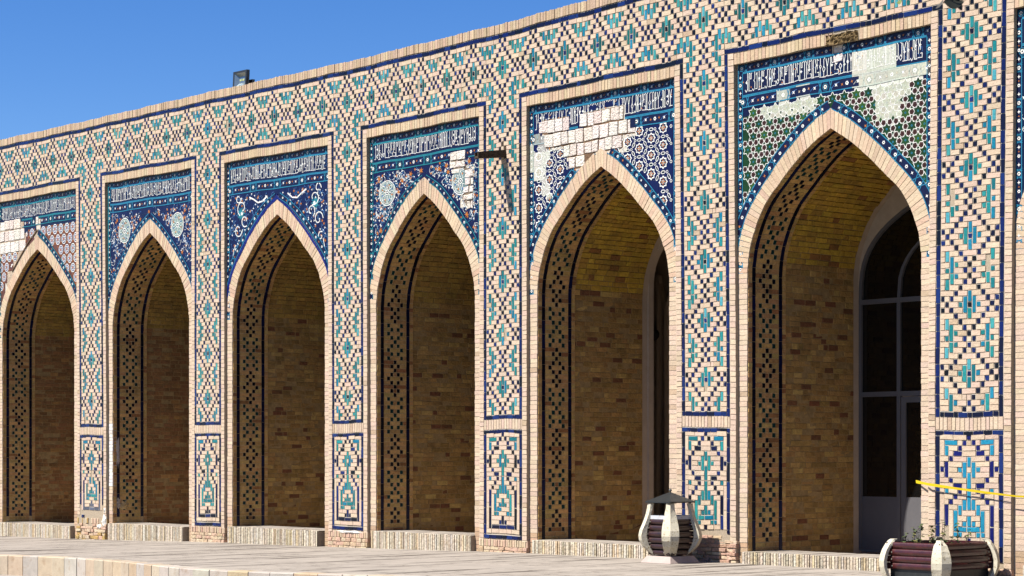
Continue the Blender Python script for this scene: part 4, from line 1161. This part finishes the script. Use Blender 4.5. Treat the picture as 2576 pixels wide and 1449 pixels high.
for i in range(-9, 10):
    for j in range(-9, 9):
        cu, cv = s.A.c + .08 + i * g * .87, 6.50 + j * g * .98 + (i % 2) * g * .49
        if cv > 6.66 or not s.free(cu, cv, .08): continue
        s.star(cu, cv, 8, g * .33, g * .25, WH, 3); s.star(cu, cv, 8, g * .25, g * .19, NB, 4); s.star(cu, cv, 4, g * .20, g * .07, OR, 5); s.star(cu, cv, 4, g * .14, g * .06, WH, 5, .8)
        for q in range(6):
            an = math.pi / 3 * q + math.pi / 6; x, y = cu + g * .49 * math.cos(an), cv + g * .49 * math.sin(an)
            if q < 3 and s.free(x, y, .06):
                ta = an + math.pi / 2; l = g * .15; w_ = g * .07
                hexp = [(x + l * math.cos(ta) * a_ + w_ * math.cos(an) * b_, y + l * math.sin(ta) * a_ + w_ * math.sin(an) * b_) for a_, b_ in ((1, 0), (.55, 1), (-.55, 1), (-1, 0), (-.55, -1), (.55, -1), (1, 0))]
                s.stroke(hexp, .011, WH, 3); s.disc(x, y, g * .05, (.01, .03, .03), 3, 6)
            an2 = math.pi / 3 * q; x, y = cu + g * .565 * math.cos(an2), cv + g * .565 * math.sin(an2)
            if q < 2 and s.free(x, y, .06): s.oring(x, y, g * .075, .009, WH, 3, 6)
s.done()
blocks(s, [(14.60, 15.35, 6.875, 7.095), (15.59, 16.60, 6.875, 7.095), (14.73, 16.87, 6.64, 6.87), (15.19, 16.57, 6.41, 6.635), (15.33, 15.9, 6.18, 6.405)], .185)
bed(s, [(14.595, 7.10), (15.36, 7.10), (15.36, 6.88), (15.58, 6.88), (15.58, 7.10), (16.60, 7.10), (16.60, 6.87), (16.88, 6.87), (16.88, 6.63), (16.58, 6.63), (16.58, 6.40), (15.9, 6.40), (15.6, 6.17), (15.32, 6.17), (15.32, 6.40), (15.18, 6.40), (15.18, 6.63), (14.72, 6.63), (14.72, 6.87), (14.595, 6.87)], (.17, .10, .06))
# --- bay six: green and brown star lattice with washed-out patches
s = Panel(6); PN[6] = s
s.miss = [[(20.85, 7.375), (21.03, 7.375), (21.03, 7.12), (20.85, 7.12)]]
s.fade = [([(19.50, 6.72), (20.52, 6.72), (20.52, 6.47), (19.50, 6.47)], .72), ([(21.54, 6.72), (22.19, 6.72), (22.19, 6.45), (22.07, 6.45), (22.07, 6.20), (21.63, 6.20), (21.63, 6.45)], .74),
          ([(21.13, 7.08), (21.4, 7.13), (21.97, 7.16), (21.97, 6.89), (21.13, 6.89)], .8), ([(19.78, 6.89), (20.0, 6.89), (20.0, 6.72), (19.78, 6.72)], .75), ([(20.19, 6.89), (20.4, 6.89), (20.4, 6.72), (20.19, 6.72)], .7),
          ([(21.18, 6.90), (22.47, 6.90), (22.47, 6.71), (21.30, 6.71)], .8), ([(22.0, 7.2), (22.05, 7.2), (22.05, 6.9), (22.0, 6.9)], .3)]
bands(s, LB); s.band_arch(.0, .14)
s.tiles(lambda u, v: NB if v > 6.72 else GR)
g = .215
for i in range(-12, 13):
    for j in range(-12, 12):
        cu, cv = s.A.c + .03 + i * g + (j % 2) * g / 2, 6.62 + j * g * .87
        if cv > 6.69 or not s.free(cu, cv, .06): continue
        cg = random.choice([GR, GR, GR2, (.015, .06, .018)])
        s.star(cu, cv, 6, g * .47, g * .29, cg, 2, math.pi / 6)
        P6 = [(cu + (g * .47 if q % 2 == 0 else g * .27) * math.cos(math.pi / 6 + math.pi * q / 6), cv + (g * .47 if q % 2 == 0 else g * .27) * math.sin(math.pi / 6 + math.pi * q / 6)) for q in range(13)]
        s.stroke(P6, .0085, WH, 4, lambda a, b: s.free(a, b, .05))
        s.disc(cu, cv, g * .075, LB, 4, 6); s.disc(cu, cv, g * .04, GR, 5, 4)
        for q in range(6):
            an = math.pi / 3 * q; 
            if q in (0, 1, 2):
                x, y = cu + g * .5 * math.cos(an), cv + g * .5 * math.sin(an)
                if s.free(x, y, .05): s.disc(x, y, g * .22, BRN, 3, 5, ph=an); s.stroke([(x + g * .23 * math.cos(an + 2 * math.pi * z_ / 5), y + g * .23 * math.sin(an + 2 * math.pi * z_ / 5)) for z_ in range(6)], .007, WH, 4); s.star(x, y, 3, g * .07, g * .03, (.02, .008, .006), 5, an)
s.done()
blocks(s, [(20.86, 21.03, 7.24, 7.37), (20.86, 21.03, 7.12, 7.24)], .17)
bed(s, [(20.85, 7.37), (21.03, 7.37), (21.03, 7.12), (20.85, 7.12)], (.45, .33, .26))
# --- bay seven: only its edge is seen
s = Panel(7); PN[7] = s; s.Rr = min(s.Rr, 25.6); bands(s, LB); s.tiles(lambda u, v: NB); vine(s, 60); s.done()

BED.build('gypsum_bedding', M['gypsum'], arcade, kind='stuff')

# ------------------------------------------------------------------ turn the collected pieces into objects
for kind, L_ in REG.items():
    L_.sort(key=lambda t: -t[0])
    big = [p for p in L_[:300] if p[0] > 0]; rest = L_[len(big):]
    for ar, vs_, fs, col, mat, parent in big:
        mb = MB(); mb.add(vs_, fs, col); mb.build(kind, mat, parent)
    by = {}
    for ar, vs_, fs, col, mat, parent in rest:
        by.setdefault('x', []).append((vs_, fs, col, mat))
    for _, items in by.items():
        mb = MB(); mats = []
        for vs_, fs, col, mat in items:
            if mat not in mats: mats.append(mat)
            mb.add(vs_, fs, col, mats.index(mat))
        mb.build(kind, mats, arcade, kind='stuff')
print('PIECES', {k: len(v) for k, v in REG.items()})

# ------------------------------------------------------------------ ground
def setting(o): o['kind'] = 'structure'; return o
CURB = [(-14, 13.5), (0, 8.6), (6.66, 6.27), (7.54, 5.97), (8.81, 5.75), (9.7, 5.72), (11.26, 5.97), (11.94, 6.1), (12.85, 6.33), (13.85, 6.6), (14.43, 6.7), (15.01, 6.73), (15.75, 6.65), (16.42, 6.5), (17.56, 6.11), (18.19, 5.9), (19.01, 5.62), (20.16, 5.25), (23, 4.7), (34, 4.2)]
def curbw(u): return float(np.interp(u, [c[0] for c in CURB], [c[1] for c in CURB]))
mb = MB(); uu = list(np.arange(-14, 34, 1.0)); 
for a, b in zip(uu[:-1], uu[1:]):
    for q in range(4):
        def g_(u_, t): return W(u_, GZ(u_), lerp(-.05, curbw(u_) - .05, t))
        mb.quad(g_(a, q / 4), g_(b, q / 4), g_(b, (q + 1) / 4), g_(a, (q + 1) / 4))
terrace = setting(mb.build('terrace', M['paving']))
mb = MB(); zz = -.47
mb.quad((-400, -60, zz), (400, -60, zz), (400, 900, zz), (-400, 900, zz)); setting(mb.build('ground', M['ground']))
# unseen dark ground added beyond the paving to cut light bounced onto the wall
mb = MB()
for (x0, x1, w0_, w1_) in ((-60, 80, 13.5, 60),):
    mb.quad(W(x0, zz + .004, w0_), W(x1, zz + .004, w0_), W(x1, zz + .004, w1_), W(x0, zz + .004, w1_))
M['added_dark_ground'] = newmat('dark_unseen_ground', (.045, .06, .02), rough=1, noise=.4, nscale=3, bump=.03, bscale=20)
setting(mb.build('added_dark_ground', M['added_dark_ground']))
# facing blocks of the terrace edge
u = -1.0
pts = []
while u < 24:
    a = (u, curbw(u)); L = .40; du = .02
    u2 = u
    while math.hypot(u2 - a[0], curbw(u2) - a[1]) < L: u2 += .004
    b = (u2, curbw(u2)); tx, tw = b[0] - a[0], b[1] - a[1]; l = math.hypot(tx, tw); tx, tw = tx / l, tw / l; nx, nw = -tw, tx
    if nw < 0: nx, nw = -nx, -nw
    def f(x, y, h): return W(a[0] + tx * x + nx * h, y, a[1] + tw * x + nw * h)
    z1 = GZ(u) + .004; mb = MB(); o_ = RU(-.006, .006)
    c = jitc(random.choice([(.50, .41, .30), (.52, .41, .28), (.47, .42, .35), (.50, .38, .25), (.45, .40, .34)]), .06)
    g = .006; ch = .012
    vs_ = [f(g, -.5, o_), f(l - g, -.5, o_), f(l - g, z1 - ch, o_), f(g, z1 - ch, o_), f(g + .002, z1, o_ - ch), f(l - g - .002, z1, o_ - ch), f(l - g, z1, -.26), f(g, z1, -.26), f(g, -.5, -.26), f(l - g, -.5, -.26)]
    mb.add(vs_, [(0, 1, 2, 3), (3, 2, 5, 4), (4, 5, 6, 7), (0, 3, 4, 7, 8), (1, 9, 6, 5, 2), (7, 6, 9, 8)], c)
    mb.build('edge_block', M['stone'], terrace)
    u = u2

# ------------------------------------------------------------------ free-standing things
def rib_profile(kind):
    if kind == 'bin': return [(.11, .29, .22), (.17, .345, .26), (.25, .42, .31), (.33, .462, .335), (.40, .472, .345), (.48, .455, .34), (.56, .42, .32), (.64, .388, .30), (.72, .362, .28), (.80, .345, .26), (.875, .335, .24)]
    return [(.0, .50, .42), (.08, .56, .46), (.18, .62, .50), (.28, .65, .53), (.38, .645, .535), (.46, .61, .53), (.53, .55, .50), (.58, .47, .43)]

def litter_bin(u0, w0, g):
    root = empty('litter_bin', W(u0, g, w0), 'concrete litter bin with four bulging pale legs, brown slats and a black pyramid roof', 'litter bin')
    def F(x, y, z): return W(u0 + x, g + z, w0 + y)
    # base slab: low truncated pyramid
    mb = MB(); b0, b1 = .31, .245
    vs_ = [F(-b0, -b0, 0), F(b0, -b0, 0), F(b0, b0, 0), F(-b0, b0, 0), F(-b1, -b1, .10), F(b1, -b1, .10), F(b1, b1, .10), F(-b1, b1, .10)]
    mb.add(vs_, [(4, 5, 6, 7), (0, 1, 5, 4), (1, 2, 6, 5), (2, 3, 7, 6), (3, 0, 4, 7)]); mb.build('base_slab', M['slab'], root)
    pr = rib_profile('bin')
    for sx, sy in ((-1, -1), (1, -1), (1, 1), (-1, 1)):
        mb = MB(); vs_ = []
        dx, dy = sx / math.sqrt(2), sy / math.sqrt(2); px, py = -dy, dx
        for (z, o, i) in pr:
            hw = .062 + .068 * math.sin(min(1, max(0, (z - .02) / .80)) * math.pi) ** 1.3
            R_ = o; I_ = i
            vs_ += [F(dx * I_ + px * hw * .8, dy * I_ + py * hw * .8, z), F(dx * (R_ - .045) + px * hw, dy * (R_ - .045) + py * hw, z), F(dx * R_, dy * R_, z), F(dx * (R_ - .045) - px * hw, dy * (R_ - .045) - py * hw, z), F(dx * I_ - px * hw * .8, dy * I_ - py * hw * .8, z)]
        fs = []
        for r in range(len(pr) - 1):
            for q in range(5): fs.append((r * 5 + q, r * 5 + (q + 1) % 5, (r + 1) * 5 + (q + 1) % 5, (r + 1) * 5 + q))
        fs += [(4, 3, 2, 1, 0), tuple((len(pr) - 1) * 5 + q for q in range(5))]
        mb.add(vs_, fs); mb.build('leg', M['terrazzo'], root)
    # slatted sides: six round slats per side following the bulge
    zs = [.155 + .090 * i for i in range(6)]
    for sd in range(4):
        an = math.pi / 2 * sd; ca, sa = math.cos(an), math.sin(an)
        def S(x, y, z): return F(x * ca - y * sa, x * sa + y * ca, z)
        for z in zs:
            d = float(np.interp(z, [.1, .2, .35, .45, .6, .7], [.205, .24, .275, .275, .25, .235])); mb = MB(); n = 7
            prof = [(d + .022 * math.cos(q * math.pi / (n - 1) - math.pi / 2) , z + .04 * math.sin(q * math.pi / (n - 1) - math.pi / 2)) for q in range(n)]
            hwid = d - .01
            vs_ = [S(-hwid, p[0], p[1]) for p in prof] + [S(hwid, p[0], p[1]) for p in prof]
            fs = [(q + 1, q, n + q, n + q + 1) for q in range(n - 1)] + [(n - 1, 0, n, 2 * n - 1)] + [tuple(range(n)), tuple(range(2 * n - 1, n - 1, -1))]
            mb.add(vs_, fs); sl = mb.build('slat', M['darkslat'], root, smooth=False)
            for sx in (-1, 1):
                mb = MB(); mb.tube([S(sx * (hwid - .095), d + .018, z), S(sx * (hwid - .095), d + .030, z)], .010, 6); mb.build('bolt', M['bolt'], sl)
        mb = MB(); mb.add([S(-.235, .262, .645), S(.235, .262, .645), S(.235, .255, .70), S(-.235, .255, .70)], [(3, 2, 1, 0)])
        mb.add([S(-.235, .25, .645), S(.235, .25, .645), S(.235, .245, .70), S(-.235, .245, .70)], [(0, 1, 2, 3)]); mb.build('metal_band', M['band'], root)
    mb = MB(); mb.box(lambda a, b, h: F(a, b, h), -.20, .20, -.20, .20, .12, .60); mb.build('liner', M['dark'], root)
    mb = MB(); e = .262
    vs_ = [F(-e, -e, .885), F(e, -e, .885), F(e, e, .885), F(-e, e, .885), F(-e, -e, .905), F(e, -e, .905), F(e, e, .905), F(-e, e, .905), F(0, 0, 1.045)]
    mb.add(vs_, [(3, 2, 1, 0), (0, 1, 5, 4), (1, 2, 6, 5), (2, 3, 7, 6), (3, 0, 4, 7), (4, 5, 8), (5, 6, 8), (6, 7, 8), (7, 4, 8)])
    rf = mb.build('roof', M['metal'], root)
    mb = MB(); mb.tube([F(0, 0, 1.035), F(0, 0, 1.05), F(0, 0, 1.055), F(0, 0, 1.07), F(0, 0, 1.085), F(0, 0, 1.092)], [.010, .012, .022, .026, .018, .004], 10); mb.build('finial', M['metal'], rf)
litter_bin(18.32, .642, GZ(18.3) + .002)

def planter(u0, w0, g, hu, hw_):
    root = empty('planter_box', W(u0, g, w0), 'low square planter with curved white concrete corners and dark red wooden slats, small plants inside', 'planter')
    def F(x, y, z): return W(u0 + x, g + z, w0 + y)
    for sx, sy in ((-1, -1), (1, -1), (1, 1), (-1, 1)):
        mb = MB(); vs_ = []; dx, dy = sx / math.sqrt(2), sy / math.sqrt(2); px, py = -dy, dx
        cx_, cy_ = sx * hu, sy * hw_
        P_ = [(.0, -.03), (.06, .00), (.14, .035), (.22, .06), (.30, .065), (.38, .05), (.45, .025), (.52, -.015), (.565, -.05), (.585, -.08)]
        for z, o in P_:
            h_ = .128 * math.sin(math.pi * (.18 + .68 * min(1, z / .6))) + .0
            if z > .54: h_ *= .72
            r1 = o; r0 = o - .09
            vs_ += [F(cx_ + dx * r0 + px * h_ * .8, cy_ + dy * r0 + py * h_ * .8, z), F(cx_ + dx * (r1 - .05) + px * h_, cy_ + dy * (r1 - .05) + py * h_, z), F(cx_ + dx * r1, cy_ + dy * r1, z), F(cx_ + dx * (r1 - .05) - px * h_, cy_ + dy * (r1 - .05) - py * h_, z), F(cx_ + dx * r0 - px * h_ * .8, cy_ + dy * r0 - py * h_ * .8, z)]
        fs = []
        for r in range(len(P_) - 1):
            for q in range(5): fs.append((r * 5 + q, r * 5 + (q + 1) % 5, (r + 1) * 5 + (q + 1) % 5, (r + 1) * 5 + q))
        fs += [(4, 3, 2, 1, 0), tuple((len(P_) - 1) * 5 + q for q in range(5))]
        mb.add(vs_, fs); mb.build('corner_post', M['terrazzo'], root)
    for sd in range(4):
        an = math.pi / 2 * sd; ca, sa = round(math.cos(an)), round(math.sin(an)); D_ = hw_ if sd % 2 == 0 else hu; Wd = hu if sd % 2 == 0 else hw_
        def S(x, y, z): return F(x * ca - y * sa, x * sa + y * ca, z)
        for i in range(4):
            z = .505 - i * .088; n = 7; d = D_ - .045 + .012 * math.sin(i)
            prof = [(d + .022 * math.cos(q * math.pi / (n - 1) - math.pi / 2), z + .042 * math.sin(q * math.pi / (n - 1) - math.pi / 2)) for q in range(n)]
            vs_ = [S(-Wd + .01, p[0], p[1]) for p in prof] + [S(Wd - .01, p[0], p[1]) for p in prof]
            mb = MB(); mb.add(vs_, [(q + 1, q, n + q, n + q + 1) for q in range(n - 1)] + [(n - 1, 0, n, 2 * n - 1)] + [tuple(range(n)), tuple(range(2 * n - 1, n - 1, -1))])
            sl = mb.build('slat', M['slat'], root)
            for sx in (-1, 1):
                mb = MB(); mb.tube([S(sx * (Wd - .115), d + .018, z), S(sx * (Wd - .115), d + .028, z)], .011, 6); mb.build('bolt', M['bolt'], sl)
    mb = MB(); mb.box(lambda a, b, h: F(a, b, h), -hu + .09, hu - .09, -hw_ + .09, hw_ - .09, .0, .50); mb.build('soil', M['soil'], root)
    mb = MB(); mb.box(lambda a, b, h: F(a, b, h), -hu + .06, hu - .06, -hw_ + .06, hw_ - .06, .0, .20); mb.build('base', M['metal'], root)
    return F
PU, PW_, PH_, PG = 23.36, .80, .455, GZ(23.4) - .06
F = planter(PU, PW_, PG, PH_, .56)
def sprig(x, y, h, i):
    h *= 1.75
    mb = MB(); base = Vector(F(x, y, .49)); lean = Vector((RU(-.04, .04), RU(-.04, .04), 0)); pts = [base + lean * t + Vector((0, 0, h * t)) for t in (0, .35, .7, 1)]
    mb.tube([tuple(p) for p in pts], [.004, .0035, .003, .0015], 5, (.10, .09, .03)); st = mb
    for q in range(int(9 + h * 70)):
        t = RU(.15, 1); p = base + lean * t + Vector((0, 0, h * t)); an = RU(0, 6.28); L = RU(.04, .075); dz = RU(-.045, .02)
        d = Vector((math.cos(an), math.sin(an), 0)); sN = Vector((-math.sin(an), math.cos(an), 0)) * L * .36
        m_ = p + d * L * .5 + Vector((0, 0, dz * .3)); e = p + d * L + Vector((0, 0, dz))
        c = jitc(random.choice([(.07, .11, .02), (.11, .15, .03), (.05, .08, .018), (.16, .15, .04)]), .2)
        st.add([tuple(p), tuple(m_ + sN), tuple(e), tuple(m_ - sN)], [(0, 1, 2, 3)], c)
    o = st.build('plant_sprig', M['leaf'], None, loc=tuple(base)); return o
SPR = [(-.34, .30, .10, 'short thin sprig at the far left end of the planter'), (-.30, .12, .14, 'leafy sprig standing in the left end of the planter box'), (-.18, .20, .09, 'small pale sprig left of centre in the planter'), (-.05, .34, .17, 'tallest sprig behind the front left slats of the planter'),
       (.06, .22, .12, 'drooping sprig in the middle of the planter box'), (.20, .38, .16, 'bushy sprig just left of the front concrete corner'), (.30, .30, .20, 'dense dark green sprig beside the front concrete corner'), (.33, .05, .18, 'leafy sprig right of the front concrete corner'), (.30, -.22, .13, 'yellowish sprig over the dark right side of the planter'), (.1, -.1, .08, 'tiny sprig low in the middle of the soil')]
for i, (x, y, h, l) in enumerate(SPR): tag(sprig(x, y, h, i), l, 'plant', 'sprigs growing in the planter')

# yellow warning tape
mb = MB(); P_ = []
for i in range(25):
    t = (i / 24) ** 1.6; u_ = lerp(22.33, 25.0, t); w_ = lerp(-.035, .07, min(1, t * 9)); v_ = 1.215 - .16 * min(1, t * 1.5) + .055 * max(0, t - .66) - .02 * math.sin(math.pi * t)
    P_.append((u_, v_, w_, .040 * (1 - .45 * min(1, t * 1.3)) + .003 * math.sin(i)))
for a, b in zip(P_[:-1], P_[1:]):
    for sg in (0, .0012):
        mb.quad(W(a[0], a[1] - a[3] / 2, a[2] + sg), W(b[0], b[1] - b[3] / 2, b[2] + sg), W(b[0], b[1] + b[3] / 2, b[2] + sg + .006), W(a[0], a[1] + a[3] / 2, a[2] + sg + .006))
tag(mb.build('warning_tape', M['tape'], None), 'yellow tape stretched across the foot of the nearest pilaster', 'tape')

# wooden water spout
root = empty('water_spout', W(13.79, 6.6, 0), 'dark wooden water spout jutting from the pilaster beside the broken floral panel', 'water spout')
def SF(x, z, y):      # x across, z up, y out along the trough
    return W(13.79 + x, 6.60 + z - .13 * y, y)
mb = MB()
for (x0, x1, z0, z1) in ((-.07, .07, -.065, -.035), (-.07, -.045, -.035, .055), (.045, .07, -.035, .055)):
    vs_ = []
    for y, e in ((-.1, 1), (0, 1), (.3, .92), (.5, .85), (.60, .7)):
        vs_ += [SF(x0 * e, z0, y), SF(x1 * e, z0, y), SF(x1 * e, z1 * e, y), SF(x0 * e, z1 * e, y)]
    fs = []
    for r in range(4):
        for q in range(4): fs.append((r * 4 + q, r * 4 + (q + 1) % 4, (r + 1) * 4 + (q + 1) % 4, (r + 1) * 4 + q))
    fs += [(3, 2, 1, 0), (16, 17, 18, 19)]; mb.add(vs_, fs)
mb.build('trough', M['wood'], root)
mb = MB(); mb.add([SF(-.075, .05, .012), SF(.07, .05, .012), SF(.07, .085, .012), SF(.0, .215, .012), SF(-.02, .215, .012), SF(-.075, .05, -.05), SF(.07, .05, -.05), SF(.07, .085, -.05), SF(.0, .215, -.05), SF(-.02, .215, -.05)],
                  [(0, 1, 2, 3, 4), (0, 4, 9, 5), (4, 3, 8, 9), (3, 2, 7, 8), (2, 1, 6, 7)])
mb.build('cavity_prism', M['wood'], root)  # dark prism in place of the hole above the spout, its shade in the colour
mb = MB()
for q in range(4):
    x = RU(-.04, .04); mb.tube([SF(x, -.05, .58), SF(x + RU(-.01, .01), -.06, .63 + RU(0, .03))], [.012, .003], 4)
mb.build('splinters', M['wood'], root)

# floodlight on the parapet
fb = V(5.75, -9.6)
root = empty('floodlight', W(5.72, fb, -.15), 'black floodlight with three yellow diodes standing on the parapet', 'floodlight')
an = math.radians(4)
def LF(x, z, y):       # x right, z up, y towards the front
    ca, sa = math.cos(an), math.sin(an); y2 = y * math.cos(.25) + (z - .15) * -.05
    return W(5.70 + x * ca + y2 * sa, fb + z - .03 + y * -.06, -.14 - x * sa + y2 * ca)
mb = MB(); xo, zo, xi, zi = .215, .36, .175, .32
mb.add([LF(-xo, 0, .05), LF(xo, 0, .05), LF(xo, zo, .05), LF(-xo, zo, .05), LF(-xi, .035, .05), LF(xi, .035, .05), LF(xi, zi, .05), LF(-xi, zi, .05), LF(-xo, 0, -.03), LF(xo, 0, -.03), LF(xo, zo, -.03), LF(-xo, zo, -.03), LF(-xi * .8, .06, -.07), LF(xi * .8, .06, -.07), LF(xi * .8, zo * .85, -.07), LF(-xi * .8, zo * .85, -.07)],
       [(0, 1, 5, 4), (1, 2, 6, 5), (2, 3, 7, 6), (3, 0, 4, 7), (1, 0, 8, 9), (2, 1, 9, 10), (3, 2, 10, 11), (0, 3, 11, 8), (9, 8, 12, 13), (10, 9, 13, 14), (11, 10, 14, 15), (8, 11, 15, 12), (13, 12, 15, 14)])
mb.build('housing', M['metal'], root)
mb = MB(); xb, zb0, zb1 = .10, .12, .25
mb.add([LF(-xi, .035, .046), LF(xi, .035, .046), LF(xi, zi, .046), LF(-xi, zi, .046), LF(-xb, zb0, -.02), LF(xb, zb0, -.02), LF(xb, zb1, -.02), LF(-xb, zb1, -.02)], [(0, 1, 5, 4), (1, 2, 6, 5), (2, 3, 7, 6), (3, 0, 4, 7), (4, 5, 6, 7)])
mb.build('reflector', M['reflector'], root)
for x in (-.055, 0, .055):
    mb = MB(); mb.box(lambda a, b, h: LF(a, b, h), x - .011, x + .011, .165, .20, -.019, -.012); mb.build('diode', M['led'], root)
mb = MB(); mb.box(lambda a, b, h: LF(a, b, h), .13, .25, -.02, .17, -.14, -.071); mb.build('driver_box', M['metal'], root)
mb = MB(); mb.box(lambda a, b, h: LF(a, b, h), -.24, -.218, -.03, .2, -.01, .02); mb.box(lambda a, b, h: LF(a, b, h), .218, .24, -.03, .2, -.01, .02); mb.box(lambda a, b, h: LF(a, b, h), -.24, .24, -.045, -.03, -.01, .02)
mb.build('bracket', M['metal'], root)

# twig hanging into the picture, top right, a few metres from the camera
Dt = 6.5
def TW(px, py, d=0.): return Vector(((px - 1288) / 5200 * (Dt + d), Dt + d, CAMH + (1140 - py) / 5200 * (Dt + d)))
mb = MB(); mb.tube([tuple(TW(2700, -420)), tuple(TW(2560, -240)), tuple(TW(2450, -90)), tuple(TW(2392, -20)), tuple(TW(2372, 8, .02))], [.008, .006, .004, .002, .001], 6, (.05, .035, .02))
mb.tube([tuple(TW(2450, -90)), tuple(TW(2330, -60)), tuple(TW(2270, -12))], [.003, .002, .001], 5, (.06, .05, .02))
twig = mb.build('twig', M['leaf'], None, loc=tuple(TW(2450, -90)))
tag(twig, 'dark leafy twig hanging in at the top right edge of the view', 'twig')
def leafp(px, py, L, W2, ang, tilt, col):
    mb = MB(); c = TW(px, py, RU(-.03, .03)); ax = Vector((math.cos(ang), tilt, math.sin(ang))).normalized(); sd_ = Vector((-math.sin(ang), .5, math.cos(ang))).normalized()
    n = 6; vs_ = []
    for i in range(n + 1):
        t = i / n; w_ = W2 * math.sin(math.pi * (t ** .8)) * .5; p = c + ax * (L * (t - .5)) + Vector((0, 0, -.006 * math.sin(3 * t)))
        vs_ += [tuple(p + sd_ * w_), tuple(p - sd_ * w_)]
    mb.add(vs_, [(2 * i, 2 * i + 1, 2 * i + 3, 2 * i + 2) for i in range(n)], col); return mb.build('leaf', M['leaf'], twig)
for (px, py, L, w2, an_, ti, col) in [(2400, 4, .075, .045, .1, .3, (.012, .014, .004)), (2395, 0, .05, .034, -.5, .2, (.010, .012, .004)), (2414, 10, .045, .024, -1.2, .1, (.012, .012, .004)), (2385, -14, .05, .04, .9, .5, (.012, .014, .004)), (2410, -20, .06, .045, .1, .2, (.012, .014, .004)),  # the near-black leaves have their backlit shade put into the colour
                                  (2364, 8, .045, .008, .9, .1, (.03, .022, .012)), (2262, 2, .03, .012, .8, .6, (.20, .24, .05)), (2272, -14, .04, .018, .4, .6, (.14, .20, .04)), (2398, -8, .05, .04, -.1, .0, (.010, .012, .004))]:
    leafp(px, py, L, w2, an_, ti, col)
for i in range(26):
    t = R(); leafp(lerp(2440, 2700, t) + RU(-40, 40), lerp(-60, -420, t) + RU(-30, 30), RU(.04, .06), RU(.02, .03), RU(0, 6.28), RU(-.5, .5), jitc((.05, .08, .02), .2))
